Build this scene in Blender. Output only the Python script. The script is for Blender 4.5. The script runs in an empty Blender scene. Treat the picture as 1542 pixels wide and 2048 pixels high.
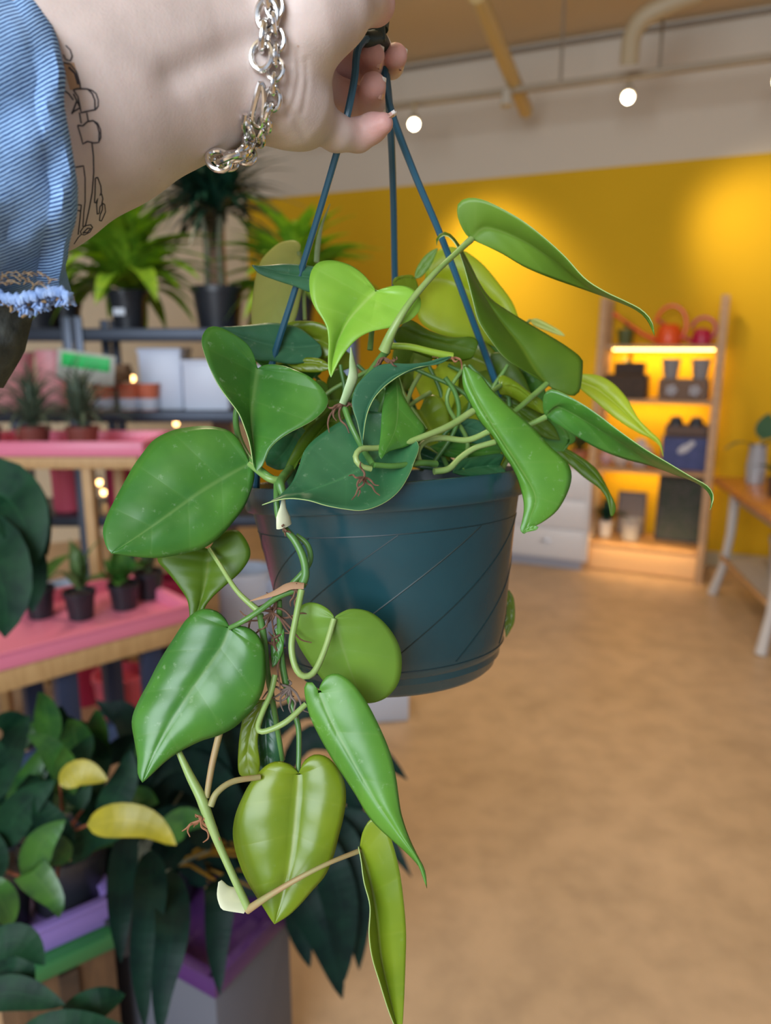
import bpy, bmesh, math, random
import numpy as np
from mathutils import Vector, Matrix, Quaternion
from mathutils.bvhtree import BVHTree
from mathutils import noise as mnoise

# ------------------------------------------------------------------ camera, world, light, exposure
SC = bpy.context.scene
COL = SC.collection
R = math.radians
CAMZ = 1.5
PITCH = R(12.55)
FPX = 1500.0
cd = bpy.data.cameras.new('camera'); cam = bpy.data.objects.new('camera', cd); COL.objects.link(cam)
cam.location = (0, 0, CAMZ); cam.rotation_euler = (R(90) - PITCH, 0, 0)
cd.sensor_fit = 'VERTICAL'; cd.sensor_height = 36; cd.sensor_width = 36 * 1542 / 2048
cd.lens = FPX / 2048 * 36; cd.clip_start = .02; cd.clip_end = 60
cd.dof.use_dof = True; cd.dof.focus_distance = .435; cd.dof.aperture_fstop = 5.7
SC.camera = cam
SC.view_settings.view_transform = 'Standard'; SC.view_settings.look = 'None'
SC.view_settings.gamma = 1; SC.view_settings.exposure = 0.0
try: SC.view_settings.use_curve_mapping = False
except Exception: pass
wd = bpy.data.worlds.new('world'); SC.world = wd; wd.use_nodes = True
wd.node_tree.nodes['Background'].inputs[0].default_value = (.74, .83, 1, 1)
wd.node_tree.nodes['Background'].inputs[1].default_value = .42

def area(name, loc, target, sx, sy, power, col):
    d = bpy.data.lights.new(name, 'AREA'); d.shape = 'RECTANGLE'; d.size = sx; d.size_y = sy
    d.energy = power; d.color = col
    o = bpy.data.objects.new(name, d); COL.objects.link(o); o.location = loc
    o.rotation_euler = (Vector(target) - Vector(loc)).to_track_quat('-Z', 'Y').to_euler(); return o
def spot(name, loc, target, power, col, ang=60, blend=.6, rad=.04):
    d = bpy.data.lights.new(name, 'SPOT'); d.energy = power; d.color = col; d.spot_size = R(ang)
    d.spot_blend = blend; d.shadow_soft_size = rad
    o = bpy.data.objects.new(name, d); COL.objects.link(o); o.location = loc
    o.rotation_euler = (Vector(target) - Vector(loc)).to_track_quat('-Z', 'Y').to_euler(); return o
# assumed, unseen shop window behind the photographer: area light added for cool daylight
area('assumed_window_daylight', (-1.6, -2.6, 2.5), (-.1, .6, 1.5), 3.0, 2.2, 235, (.80, .89, 1))
# unseen warm spots under the ceiling, added to light the aisle
for lx, ly in ((1.6, 2.2), (.2, 3.4), (-1.2, 2.9)):
    spot('unseen_warm_spot', (lx, ly, 3.2), (lx + .1, ly + .5, 0), 60, (1, .80, .58), 125, .9, .12)

spot('unseen_warm_spot', (-.25, 1.25, 3.1), (-.02, .5, 1.55), 42, (1, .80, .52), 50, .7, .03)  # added narrow spot out of view, puts warm sun-like glints on the leaves

# ------------------------------------------------------------------ pixel helpers (1542 x 2048)
CP, SP = math.cos(PITCH), math.sin(PITCH)
CAM = Vector((0, 0, CAMZ)); FWD = Vector((0, CP, -SP)); UPV = Vector((0, SP, CP)); RGT = Vector((1, 0, 0))
def P(x, y, z):
    return CAM + RGT * ((x - 771) / FPX * z) + UPV * ((1024 - y) / FPX * z) + FWD * z
def ray(x, y):
    return (RGT * ((x - 771) / FPX) + UPV * ((1024 - y) / FPX) + FWD)
def PY(x, y, Y):
    d = ray(x, y); return CAM + d * (Y / d.y)
def PH(x, y, h):
    d = ray(x, y); return CAM + d * ((h - CAMZ) / d.z)

# ------------------------------------------------------------------ materials
MATS = {}
def nodes(name):
    m = bpy.data.materials.new(name); m.use_nodes = True; nt = m.node_tree
    return m, nt, nt.nodes['Principled BSDF'], nt.nodes, nt.links
def c4(c): return (c[0], c[1], c[2], 1)
def srgb(r, g, b):
    f = lambda v: (v / 255 / 12.92) if v / 255 <= .04045 else ((v / 255 + .055) / 1.055) ** 2.4
    return (f(r), f(g), f(b))
def mat(name, col, rough=.5, metal=0, col2=None, scale=20, bump=0, bscale=None, spec=.5, coat=0, emit=None, estr=0, stretch=None, detail=4):
    if name in MATS: return MATS[name]
    m, nt, b, N, L = nodes(name); MATS[name] = m
    b.inputs['Base Color'].default_value = c4(col); b.inputs['Roughness'].default_value = rough
    b.inputs['Metallic'].default_value = metal; b.inputs['Specular IOR Level'].default_value = spec
    b.inputs['Coat Weight'].default_value = coat
    if emit: b.inputs['Emission Color'].default_value = c4(emit); b.inputs['Emission Strength'].default_value = estr
    tc = N.new('ShaderNodeTexCoord'); mp = N.new('ShaderNodeMapping'); L.new(tc.outputs['Object'], mp.inputs[0])
    if stretch: mp.inputs['Scale'].default_value = stretch
    nz = N.new('ShaderNodeTexNoise'); nz.inputs['Scale'].default_value = scale; nz.inputs['Detail'].default_value = detail
    L.new(mp.outputs[0], nz.inputs['Vector'])
    if col2:
        r = N.new('ShaderNodeValToRGB'); r.color_ramp.elements[0].position = .35; r.color_ramp.elements[1].position = .68
        r.color_ramp.elements[0].color = c4(col); r.color_ramp.elements[1].color = c4(col2)
        L.new(nz.outputs['Fac'], r.inputs[0]); L.new(r.outputs[0], b.inputs['Base Color'])
    if bump:
        nb = nz
        if bscale:
            nb = N.new('ShaderNodeTexNoise'); nb.inputs['Scale'].default_value = bscale; nb.inputs['Detail'].default_value = 5
            L.new(mp.outputs[0], nb.inputs['Vector'])
        bp = N.new('ShaderNodeBump'); bp.inputs['Strength'].default_value = bump; bp.inputs['Distance'].default_value = .002
        L.new(nb.outputs['Fac'], bp.inputs['Height']); L.new(bp.outputs[0], b.inputs['Normal'])
    return m

def leafmat(name, col, dark, vein, rough=.42, trans=.3, tcol=None, nv=9, scuff=.25, bump=.6, veinf=.12, spec=.5):
    """leaf blade: u runs along the blade from sinus to tip, v from midrib to margin"""
    if name in MATS: return MATS[name]
    m, nt, b, N, L = nodes(name); MATS[name] = m
    uv = N.new('ShaderNodeUVMap'); uv.uv_map = 'UVMap'
    sx = N.new('ShaderNodeSeparateXYZ'); L.new(uv.outputs[0], sx.inputs[0])
    tc = N.new('ShaderNodeTexCoord')
    nz = N.new('ShaderNodeTexNoise'); nz.inputs['Scale'].default_value = 26; nz.inputs['Detail'].default_value = 3
    L.new(tc.outputs['Object'], nz.inputs['Vector'])
    r = N.new('ShaderNodeValToRGB'); r.color_ramp.elements[0].position = .36; r.color_ramp.elements[1].position = .64
    r.color_ramp.elements[0].color = c4(dark); r.color_ramp.elements[1].color = c4(col); L.new(nz.outputs['Fac'], r.inputs[0])
    # side veins: |sin(pi nv u)| near zero
    mu = N.new('ShaderNodeMath'); mu.operation = 'MULTIPLY'; mu.inputs[1].default_value = math.pi * nv; L.new(sx.outputs[0], mu.inputs[0])
    sn = N.new('ShaderNodeMath'); sn.operation = 'SINE'; L.new(mu.outputs[0], sn.inputs[0])
    ab = N.new('ShaderNodeMath'); ab.operation = 'ABSOLUTE'; L.new(sn.outputs[0], ab.inputs[0])
    vr = N.new('ShaderNodeMapRange'); vr.inputs[1].default_value = 0; vr.inputs[2].default_value = .16
    vr.inputs[3].default_value = veinf; vr.inputs[4].default_value = 0; L.new(ab.outputs[0], vr.inputs[0])
    mr = N.new('ShaderNodeMapRange'); mr.inputs[1].default_value = .01; mr.inputs[2].default_value = .05
    mr.inputs[3].default_value = .5; mr.inputs[4].default_value = 0; L.new(sx.outputs[1], mr.inputs[0])
    mx = N.new('ShaderNodeMath'); mx.operation = 'MAXIMUM'; L.new(vr.outputs[0], mx.inputs[0]); L.new(mr.outputs[0], mx.inputs[1])
    mc = N.new('ShaderNodeMixRGB'); L.new(mx.outputs[0], mc.inputs[0]); L.new(r.outputs[0], mc.inputs[1]); mc.inputs[2].default_value = c4(vein)
    # pale scuffs and water marks
    n2 = N.new('ShaderNodeTexNoise'); n2.inputs['Scale'].default_value = 210; n2.inputs['Detail'].default_value = 6
    n2.inputs['Roughness'].default_value = .7; L.new(tc.outputs['Object'], n2.inputs['Vector'])
    s2 = N.new('ShaderNodeMapRange'); s2.inputs[1].default_value = .60; s2.inputs[2].default_value = .76
    s2.inputs[3].default_value = 0; s2.inputs[4].default_value = scuff; L.new(n2.outputs['Fac'], s2.inputs[0])
    m2 = N.new('ShaderNodeMixRGB'); L.new(s2.outputs[0], m2.inputs[0]); L.new(mc.outputs[0], m2.inputs[1]); m2.inputs[2].default_value = (.62, .74, .52, 1)
    L.new(m2.outputs[0], b.inputs['Base Color']); b.inputs['Roughness'].default_value = rough
    b.inputs['Specular IOR Level'].default_value = spec
    bp = N.new('ShaderNodeBump'); bp.inputs['Strength'].default_value = bump; bp.inputs['Distance'].default_value = .0004
    ad = N.new('ShaderNodeMath'); ad.operation = 'ADD'; ad.use_clamp = False
    L.new(ab.outputs[0], ad.inputs[0])
    n3 = N.new('ShaderNodeTexNoise'); n3.inputs['Scale'].default_value = 70; L.new(tc.outputs['Object'], n3.inputs['Vector'])
    L.new(n3.outputs['Fac'], ad.inputs[1]); L.new(ad.outputs[0], bp.inputs['Height']); L.new(bp.outputs[0], b.inputs['Normal'])
    tr = N.new('ShaderNodeBsdfTranslucent'); tr.inputs[0].default_value = c4(tcol or (col[0] * 1.6 + .03, col[1] * 1.5, col[2] * .4))
    ms = N.new('ShaderNodeMixShader'); ms.inputs[0].default_value = trans
    out = N['Material Output']; L.new(b.outputs[0], ms.inputs[1]); L.new(tr.outputs[0], ms.inputs[2]); L.new(ms.outputs[0], out.inputs[0])
    return m

# ------------------------------------------------------------------ mesh builder
def crom(pts, n):
    """Catmull-Rom through pts (tuples of floats), n samples evenly by length"""
    a = [np.array(p, float) for p in pts]
    if len(a) == 2: a = [a[0], (a[0] + a[1]) / 2, a[1]]
    q = [2 * a[0] - a[1]] + a + [2 * a[-1] - a[-2]]; o = []
    for i in range(1, len(q) - 2):
        for k in range(10):
            t = k / 10; p0, p1, p2, p3 = q[i - 1:i + 3]
            o.append(.5 * (2 * p1 + (p2 - p0) * t + (2 * p0 - 5 * p1 + 4 * p2 - p3) * t * t + (3 * p1 - p0 - 3 * p2 + p3) * t ** 3))
    o.append(a[-1]); o = np.array(o)
    d = np.concatenate([[0], np.cumsum(np.linalg.norm(np.diff(o[:, :2] if o.shape[1] > 2 and False else o, axis=0), axis=1))])
    s = np.linspace(0, d[-1], n)
    return np.stack([np.interp(s, d, o[:, j]) for j in range(o.shape[1])], 1)

class MB:
    def __init__(s): s.v = []; s.f = []; s.uv = []; s.mi = []; s.cur = 0
    def add(s, vs, fs, uvs=None):
        b = len(s.v); s.v += [tuple(v) for v in vs]
        for f in fs: s.f.append([b + i for i in f]); s.mi.append(s.cur)
        s.uv += (uvs if uvs else [(0, .5)] * len(vs)); return s
    def box(s, c, size, rz=0, M=None, bev=0):
        x, y, z = (d / 2 for d in size); c = Vector(c)
        rot = Matrix.Rotation(rz, 3, 'Z') if M is None else M
        if bev <= 0:
            vs = [c + rot @ Vector((sx * x, sy * y, sz * z)) for sx in (-1, 1) for sy in (-1, 1) for sz in (-1, 1)]
            return s.add(vs, [(0, 1, 3, 2), (4, 6, 7, 5), (0, 4, 5, 1), (2, 3, 7, 6), (0, 2, 6, 4), (1, 5, 7, 3)])
        bm = bmesh.new(); bmesh.ops.create_cube(bm, size=1)
        for v in bm.verts: v.co = Vector((v.co.x * 2 * x, v.co.y * 2 * y, v.co.z * 2 * z))
        bmesh.ops.bevel(bm, geom=bm.edges[:], offset=bev, segments=2, profile=.5, affect='EDGES')
        bm.verts.index_update()
        vs = [c + rot @ v.co for v in bm.verts]; fs = [[v.index for v in f.verts] for f in bm.faces]; bm.free()
        return s.add(vs, fs)
    def tube(s, pts, rad, n=8, caps=True, closed=False, flat=1.0):
        pts = [Vector(p) for p in pts]; m = len(pts)
        if not hasattr(rad, '__len__'): rad = [rad] * m
        vs = []; uvs = []; nrm = None
        for i in range(m):
            if closed: t = pts[(i + 1) % m] - pts[i - 1]
            else: t = pts[min(i + 1, m - 1)] - pts[max(i - 1, 0)]
            t = t.normalized() if t.length > 1e-9 else Vector((0, 0, 1))
            if nrm is None: nrm = t.orthogonal().normalized()
            nrm = (nrm - t * nrm.dot(t)); nrm = nrm.normalized() if nrm.length > 1e-6 else t.orthogonal().normalized()
            b = t.cross(nrm)
            for k in range(n):
                a = 2 * math.pi * k / n
                vs.append(pts[i] + (nrm * math.cos(a) + b * math.sin(a) * flat) * rad[i]); uvs.append((i / max(1, m - 1), .5))
        fs = []
        for i in range(m if closed else m - 1):
            j = (i + 1) % m
            for k in range(n):
                l = (k + 1) % n; fs.append((i * n + k, i * n + l, j * n + l, j * n + k))
        if caps and not closed: fs += [tuple(range(n))[::-1], tuple((m - 1) * n + k for k in range(n))]
        return s.add(vs, fs, uvs)
    def cyl(s, a, b, r1, r2=None, n=16): return s.tube([a, b], [r1, r1 if r2 is None else r2], n)
    def lathe(s, prof, n=32, M=None, closed=False):
        M = M or Matrix.Identity(4); vs = []
        for r, z in prof:
            for k in range(n):
                a = 2 * math.pi * k / n; vs.append(M @ Vector((r * math.cos(a), r * math.sin(a), z)))
        fs = []; m = len(prof)
        for i in range(m if closed else m - 1):
            j = (i + 1) % m
            for k in range(n):
                l = (k + 1) % n; fs.append((i * n + k, i * n + l, j * n + l, j * n + k))
        return s.add(vs, fs)
    def ell(s, c, rx, ry, rz, n=12, M=None):
        M = M or Matrix.Identity(3); vs = []; fs = []
        c = Vector(c); h = n // 2 + 1
        for i in range(h + 1):
            p = math.pi * i / h
            for k in range(n):
                a = 2 * math.pi * k / n
                vs.append(c + M @ Vector((rx * math.sin(p) * math.cos(a), ry * math.sin(p) * math.sin(a), rz * math.cos(p))))
        for i in range(h):
            for k in range(n):
                l = (k + 1) % n; fs.append((i * n + k, (i + 1) * n + k, (i + 1) * n + l, i * n + l))
        return s.add(vs, fs)
    def leaf(s, base, tip, width, sag=0.0, nrm=(0, 0, 1), fold=.25, belly=.4, n=9, thick=.0006, wave=0):
        """generic pointed blade with a midrib fold and real thickness"""
        base = Vector(base); tip = Vector(tip); ax = tip - base; Lh = ax.length; nrm = Vector(nrm)
        side = ax.cross(nrm)
        if side.length < 1e-6: side = ax.orthogonal()
        side.normalize(); up = side.cross(ax).normalized()
        top = []
        for i in range(n + 1):
            t = i / n
            c = base + ax * t + up * (math.sin(math.pi * t) * sag)
            w = width / 2 * (math.sin(math.pi * t ** (math.log(.5) / math.log(belly))) ** .8 if 0 < t < 1 else 0.02)
            wv = wave * math.sin(t * 22) * w
            top.append((c + side * w - up * (-fold * w) + up * wv, c + up * 0, c - side * w + up * fold * w - up * wv, t))
        vs = []; uvs = []; fs = []
        for l, m_, r_, t in top:
            vs += [l, m_, r_, l - up * thick, m_ - up * thick, r_ - up * thick]; uvs += [(t, 1), (t, 0), (t, 1)] * 2
        for i in range(n):
            a, b = i * 6, i * 6 + 6
            fs += [(a, a + 1, b + 1, b), (a + 1, a + 2, b + 2, b + 1), (a + 3, b + 3, b + 4, a + 4), (a + 4, b + 4, b + 5, a + 5),
                   (a, b, b + 3, a + 3), (a + 2, a + 5, b + 5, b + 2)]
        return s.add(vs, fs, uvs)
    def build(s, name, m, parent=None, smooth=True, origin=None, **props):
        me = bpy.data.meshes.new(name); off = Vector((0, 0, 0))
        if parent is not None: off = wloc(parent)
        elif origin is not None: off = Vector(origin)
        me.from_pydata([(v[0] - off.x, v[1] - off.y, v[2] - off.z) for v in s.v], [], s.f)
        for mm in (m if isinstance(m, (list, tuple)) else [m]): me.materials.append(mm)
        me.polygons.foreach_set('material_index', s.mi)
        if smooth: me.polygons.foreach_set('use_smooth', [True] * len(s.f))
        ul = me.uv_layers.new(name='UVMap'); li = np.zeros(len(me.loops), int); me.loops.foreach_get('vertex_index', li)
        ul.data.foreach_set('uv', np.array(s.uv, float)[li].ravel())
        me.update()
        if smooth:
            try: me.set_sharp_from_angle(angle=R(42))
            except Exception: pass
        o = bpy.data.objects.new(name, me); COL.objects.link(o)
        if parent is not None: o.parent = parent
        else: o.location = off
        for k, v in props.items(): o[k] = v
        return o
def wloc(o):
    v = Vector(o.location)
    while o.parent: o = o.parent; v += Vector(o.location)
    return v
def thing(name, label, cat, loc=(0, 0, 0), group=None):
    o = bpy.data.objects.new(name, None); COL.objects.link(o); o.location = loc; o.empty_display_size = .05
    o['label'] = label; o['category'] = cat
    if group: o['group'] = group
    return o
def tag(o, label, cat, group=None):
    o['label'] = label; o['category'] = cat
    if group: o['group'] = group
    return o
def struct(o): o['kind'] = 'structure'; return o
def copytree(root, loc, rz=0, label=None, scale=None):
    def cp(o, par):
        c = o.copy(); COL.objects.link(c)
        if par is not None: c.parent = par
        for ch in [x for x in bpy.data.objects if x.parent == o and x is not c]: cp(ch, c)
        return c
    r = cp(root, None); r.location = loc; r.rotation_euler = (0, 0, rz)
    if label: r['label'] = label
    if scale: r.scale = scale
    return r
# ------------------------------------------------------------------ the room
def wallmat():
    m, nt, b, N, L = nodes('painted_wall'); g = N.new('ShaderNodeNewGeometry'); s = N.new('ShaderNodeSeparateXYZ')
    L.new(g.outputs['Position'], s.inputs[0]); mt = N.new('ShaderNodeMath'); mt.operation = 'GREATER_THAN'; mt.inputs[1].default_value = 2.66
    L.new(s.outputs[2], mt.inputs[0]); nz = N.new('ShaderNodeTexNoise'); nz.inputs['Scale'].default_value = 1.4
    L.new(g.outputs['Position'], nz.inputs['Vector'])
    r = N.new('ShaderNodeValToRGB'); r.color_ramp.elements[0].color = c4((.62, .36, .012)); r.color_ramp.elements[1].color = c4((.70, .42, .018))
    L.new(nz.outputs['Fac'], r.inputs[0]); mx = N.new('ShaderNodeMixRGB'); L.new(mt.outputs[0], mx.inputs[0]); L.new(r.outputs[0], mx.inputs[1])
    mx.inputs[2].default_value = (.62, .54, .43, 1); L.new(mx.outputs[0], b.inputs['Base Color']); b.inputs['Roughness'].default_value = .85; b.inputs['Specular IOR Level'].default_value = .15
    return m
def floormat():
    m, nt, b, N, L = nodes('polished_concrete'); g = N.new('ShaderNodeNewGeometry')
    a = N.new('ShaderNodeTexNoise'); a.inputs['Scale'].default_value = 1.6; a.inputs['Detail'].default_value = 8; a.inputs['Roughness'].default_value = .62
    L.new(g.outputs['Position'], a.inputs['Vector']); r = N.new('ShaderNodeValToRGB'); e = r.color_ramp.elements
    e[0].position = .3; e[0].color = c4((.46, .32, .19)); e[1].position = .7; e[1].color = c4((.61, .43, .265)); L.new(a.outputs['Fac'], r.inputs[0])
    q = N.new('ShaderNodeTexNoise'); q.inputs['Scale'].default_value = 9; q.inputs['Detail'].default_value = 6; L.new(g.outputs['Position'], q.inputs['Vector'])
    r2 = N.new('ShaderNodeValToRGB'); r2.color_ramp.elements[0].position = .35; r2.color_ramp.elements[0].color = c4((.90, .89, .88)); r2.color_ramp.elements[1].color = c4((1.06, 1.05, 1.03)); r2.color_ramp.elements[1].position = .6
    L.new(q.outputs['Fac'], r2.inputs[0]); mx = N.new('ShaderNodeMixRGB'); mx.blend_type = 'MULTIPLY'; mx.inputs[0].default_value = 1
    L.new(r.outputs[0], mx.inputs[1]); L.new(r2.outputs[0], mx.inputs[2]); L.new(mx.outputs[0], b.inputs['Base Color'])
    b.inputs['Roughness'].default_value = .42; b.inputs['Specular IOR Level'].default_value = .45
    return m
WM = wallmat()
struct(MB().box((0, 2, -.05), (14, 14, .1)).build('floor', floormat(), smooth=False))
struct(MB().box((0, 2, 3.53), (14, 14, .1)).build('ceiling', mat('ceiling_paint', (.62, .49, .31), .8), smooth=False))
WA = R(-24.18); WX = Vector((math.cos(WA), math.sin(WA), 0)); WN = Vector((-WX.y, WX.x, 0))
W0 = Vector((-1.15, 6.58, 0))
c = W0 + WX * 3.6 + WN * .06
struct(MB().box((c.x, c.y, 1.74), (7.2, .12, 3.48), WA).build('wall_back', WM, smooth=False))
a2 = Vector((-1.15, 6.58, 0)); b2 = Vector((-5.2, 3.9, 0)); d2 = (b2 - a2); ang2 = math.atan2(d2.y, d2.x); c2 = (a2 + b2) / 2 + Vector((-d2.y, d2.x, 0)).normalized() * -.06
struct(MB().box((c2.x, c2.y, 1.74), (d2.length, .12, 3.48), ang2).build('wall_left', mat('cream_paint', (.74, .64, .47), .7), smooth=False))
c = W0 + WX * 3.6 - WN * .012
struct(MB().box((c.x, c.y, .05), (7.1, .02, .1), WA).build('baseboard_back', mat('base_paint', (.5, .42, .25), .5), smooth=False))
def wp(along, off, z):
    v = W0 + WX * along - WN * off; return Vector((v.x, v.y, z))
M_pipe = mat('pipe_paint', (.45, .36, .22), .5)
M_blk = mat('black_metal', (.018, .02, .026), .45, .3)
# conduit line along the ceiling edge, pipes and the lamp track
tag(MB().tube([wp(.4, .05, 3.44), wp(6.8, .05, 3.44)], .012).build('ceiling_conduit', mat('conduit_paint', (.22, .19, .15), .5), origin=wp(3, .05, 3.44)),
    'thin dark conduit running where the wall meets the ceiling', 'conduit')
pA = PY(955, -10, 4.2); pB = PY(1052, 222, 5.3)
tag(MB().tube([pA, pB], .045, 12).build('pipe', mat('pipe_yellow', (.55, .40, .17), .5), origin=pA), 'straight tan pipe slanting down from the ceiling between the two lamps', 'pipe')
pts = [PY(*q) for q in ((1400, -15, 4.3), (1330, 12, 4.35), (1285, 38, 4.4), (1264, 75, 4.45), (1258, 128, 4.5))]
tag(MB().tube([Vector(q) for q in crom([tuple(p) for p in pts], 20)], .05, 12).build('duct_pipe', M_pipe, origin=pts[0]), 'bent round duct curving down above the right lamp', 'pipe')
# lamp track with its lamps
T0 = Vector((-.72, 5.6, 3.0)); TD = Vector((1, -.42, 0)).normalized()
tr = thing('lamp_track', 'long ceiling track on drop rods carrying the round lamps in front of the yellow wall', 'track', T0)
MB().box(T0 + TD * 2.4 + Vector((0, 0, 0)), (4.9, .04, .035), math.atan2(TD.y, TD.x)).build('rail', mat('track_paint', (.33, .26, .17), .5), tr, smooth=False)
for t in (.65, 1.9, 2.45, 3.6, 4.5):
    q = T0 + TD * t; MB().tube([q, Vector((q.x, q.y, 3.49))], .008, 6).build('drop_rod', mat('rod_paint', (.25, .2, .14), .5), tr)
M_bulb = mat('lamp_glow', (1, .9, .7), .4, emit=(1, .84, .58), estr=28)
for i, (px, py, Yv, lab) in enumerate(((828, 247, 5.15, 'glowing round track lamp nearest the raised hand'), (1256, 193, 4.72, 'glowing round track lamp to the right, under the bent duct'),
                                       (1560, 160, 4.36, 'assumed glowing track lamp out of view at the far right end of the rail'))):  # third lamp lies outside the view, assumed as further track lighting
    c = PY(px, py, Yv); lt = thing('track_lamp', lab, 'lamp', c, 'lamps on the ceiling track')
    dirn = (CAM - c).normalized() * .6 + Vector((0, 0, -.4)); dirn.normalize()
    MB().tube([c + dirn * .0, c - dirn * .05, c - dirn * .10], [.034, .034, .024], 16).build('lamp_housing', mat('lamp_white', (.5, .45, .36), .4), lt)
    MB().ell(c + dirn * .012, .03, .03, .03, 16).build('bulb', M_bulb, lt)
    MB().tube([c - dirn * .08, Vector((c.x, c.y, 2.99)) - Vector((0, 0, .0))], .01, 6).build('stem', M_pipe, lt)
    al = (c - W0).dot(WX)
    spot('track_lamp_light', c + Vector((0, 0, -.06)) + dirn * .08, wp(al + (.35, 1.1, 1.6)[i], 0, 1.95), (105, 100, 60)[i], (1, .82, .56), 62, 1.0, .12)
# dark sprinkler-like unlit lamp between the two
c = PY(1013, 212, 4.95); t = thing('unlit_lamp', 'small unlit white lamp hanging beside the tan pipe', 'lamp', c)
MB().tube([c, c + Vector((0, 0, .09))], [.04, .025], 12).build('lamp_housing', mat('lamp_white', (.5, .45, .36), .4), t)

# ------------------------------------------------------------------ ladder shelf and its goods
M_wood = mat('pale_wood', (.52, .30, .13), .5, col2=(.40, .22, .09), scale=14, stretch=(1, 1, 8))
M_led = mat('led_strip', (1, .8, .4), .5, emit=(1, .66, .22), estr=9)
L0 = Vector((1.36, 4.92, 0)); LA = R(-25)
def lz(x, y, z):
    v = Matrix.Rotation(LA, 3, 'Z') @ Vector((x, y, 0)); return Vector((L0.x + v.x, L0.y + v.y, z))
sh = thing('ladder_shelf', 'pale wooden ladder shelf with four lit boards against the yellow wall', 'shelf', L0)
LW = .72
for x in (0, LW):
    for (y0, y1) in ((0, .16), (.42, .40)):
        a = lz(x, y0, 0); b = lz(x, y1, 1.80); MM = Matrix.Rotation(LA, 3, 'Z')
        mb = MB(); w, d = .022, .022
        ex = MM @ Vector((w, 0, 0)); ey = MM @ Vector((0, d, 0))
        vs = [p + sx * ex + sy * ey for p in (a, b) for sx, sy in ((-1, -1), (1, -1), (1, 1), (-1, 1))]
        mb.add(vs, [(3, 2, 1, 0), (4, 5, 6, 7), (0, 1, 5, 4), (1, 2, 6, 5), (2, 3, 7, 6), (3, 0, 4, 7)]).build('post', M_wood, sh, smooth=False)
SHZ = (1.5, 1.155, .70, .20)
for i, z in enumerate(SHZ):
    y0 = .16 * z / 1.8 + .01
    MB().box(lz(LW / 2, (y0 + .42) / 2, z - .011), (LW - .03, .42 - y0, .022), LA).build('board', M_wood, sh, smooth=False)
    if i < 3:
        MB().box(lz(LW / 2, .38, z - .03), (LW - .08, .014, .012), LA).build('light_strip', M_led, sh, smooth=False)
        p = lz(LW / 2, .36, z - .045); a = area('shelf_strip_light', p, p + WN * .12 + Vector((0, 0, -.25)), LW - .1, .02, (2.8, 1.3, 1.2)[i], (1, .62, .2))
        a.rotation_euler = (R(20), 0, LA)
MB().box(lz(LW / 2, .05, .09), (LW - .04, .02, .16), LA).build('plinth', mat('plinth_wood', (.72, .44, .2), .45), sh, smooth=False)
p = lz(LW / 2, -.02, .26); a = area('shelf_plinth_light', p, p + Vector((0, 0, -1)), LW - .1, .02, 1.2, (1, .66, .3)); a.rotation_euler = (R(25), 0, LA)
def front_y(z): return .16 * z / 1.8
def nursery_pot(mb, c, r, h, taper=.78, M=None):
    T = Matrix.Translation(c)
    mb.lathe([(0.001, 0), (r * taper, 0), (r * .97, h * .86), (r * 1.05, h * .86), (r * 1.05, h), (r * .93, h), (r * .9, h * .85), (.001, h * .83)], 24, T)
def tuft(mb, c, n, Lm, w, rng, up=.6, sag=.15, fold=.25, belly=.4, zmax=1.0):
    for i in range(n):
        a = rng.random() * 6.283; e = up + (rng.random() - .5) * 1.7; l = Lm * (.6 + .5 * rng.random())
        d = Vector((math.cos(a) * math.cos(e), math.sin(a) * math.cos(e), math.sin(e)))
        b0 = c + Vector((math.cos(a), math.sin(a), 0)) * .01 + Vector((0, 0, rng.random() * .03))
        mb.leaf(b0, b0 + d * l, w * (.7 + .6 * rng.random()), sag=l * sag, fold=fold, belly=belly, n=6)
def flora(name, label, cat, loc, r, h, potm, leafm, n, Lm, w, seed, up=.6, sag=.15, group=None, belly=.4, stems=0, stemh=0, stemm=None, taper=.78, soil=True, fold=.25):
    rng = random.Random(seed); t = thing(name, label, cat, loc, group); L_ = Vector(loc)
    mb = MB(); nursery_pot(mb, L_, r, h, taper); mb.build('pot', potm, t)
    if soil: MB().lathe([(.001, h * .86), (r * .88, h * .85)], 16, Matrix.Translation(L_)).build('soil', M_soil, t)
    mb = MB()
    if stems:
        st = MB()
        for k in range(stems):
            a = k * 2.4 + seed; x = math.cos(a) * r * .45; y = math.sin(a) * r * .4; hh = stemh * (.8 + .3 * rng.random())
            top = L_ + Vector((x * 1.3, y * 1.3, h + hh)); st.tube([L_ + Vector((x, y, h * .8)), L_ + Vector((x * .8, y, h + hh * .5)), top], [.013, .012, .010], 8)
            tuft(mb, top, n, Lm, w, rng, up, sag, fold, belly)
        st.build('stem', stemm or M_stem, t)
    else: tuft(mb, L_ + Vector((0, 0, h * .9)), n, Lm, w, rng, up, sag, fold, belly)
    mb.build('foliage', leafm, t); return t
M_soil = mat('potting_soil', (.028, .017, .011), .95, col2=(.07, .045, .03), scale=160, bump=1)
M_stem = mat('cane_stem', (.16, .17, .11), .6)
M_pot = mat('black_pot', (.016, .018, .024), .38)
M_lime = leafmat('lime_foliage', (.30, .50, .03), (.13, .32, .02), (.4, .55, .1), trans=.35, scuff=.05)
M_mid = leafmat('mid_foliage', (.07, .22, .03), (.03, .12, .02), (.15, .3, .08), trans=.2, scuff=.05)
M_dark = leafmat('dark_foliage', (.012, .06, .035), (.006, .03, .02), (.03, .12, .07), rough=.3, trans=.1, scuff=.03)
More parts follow.
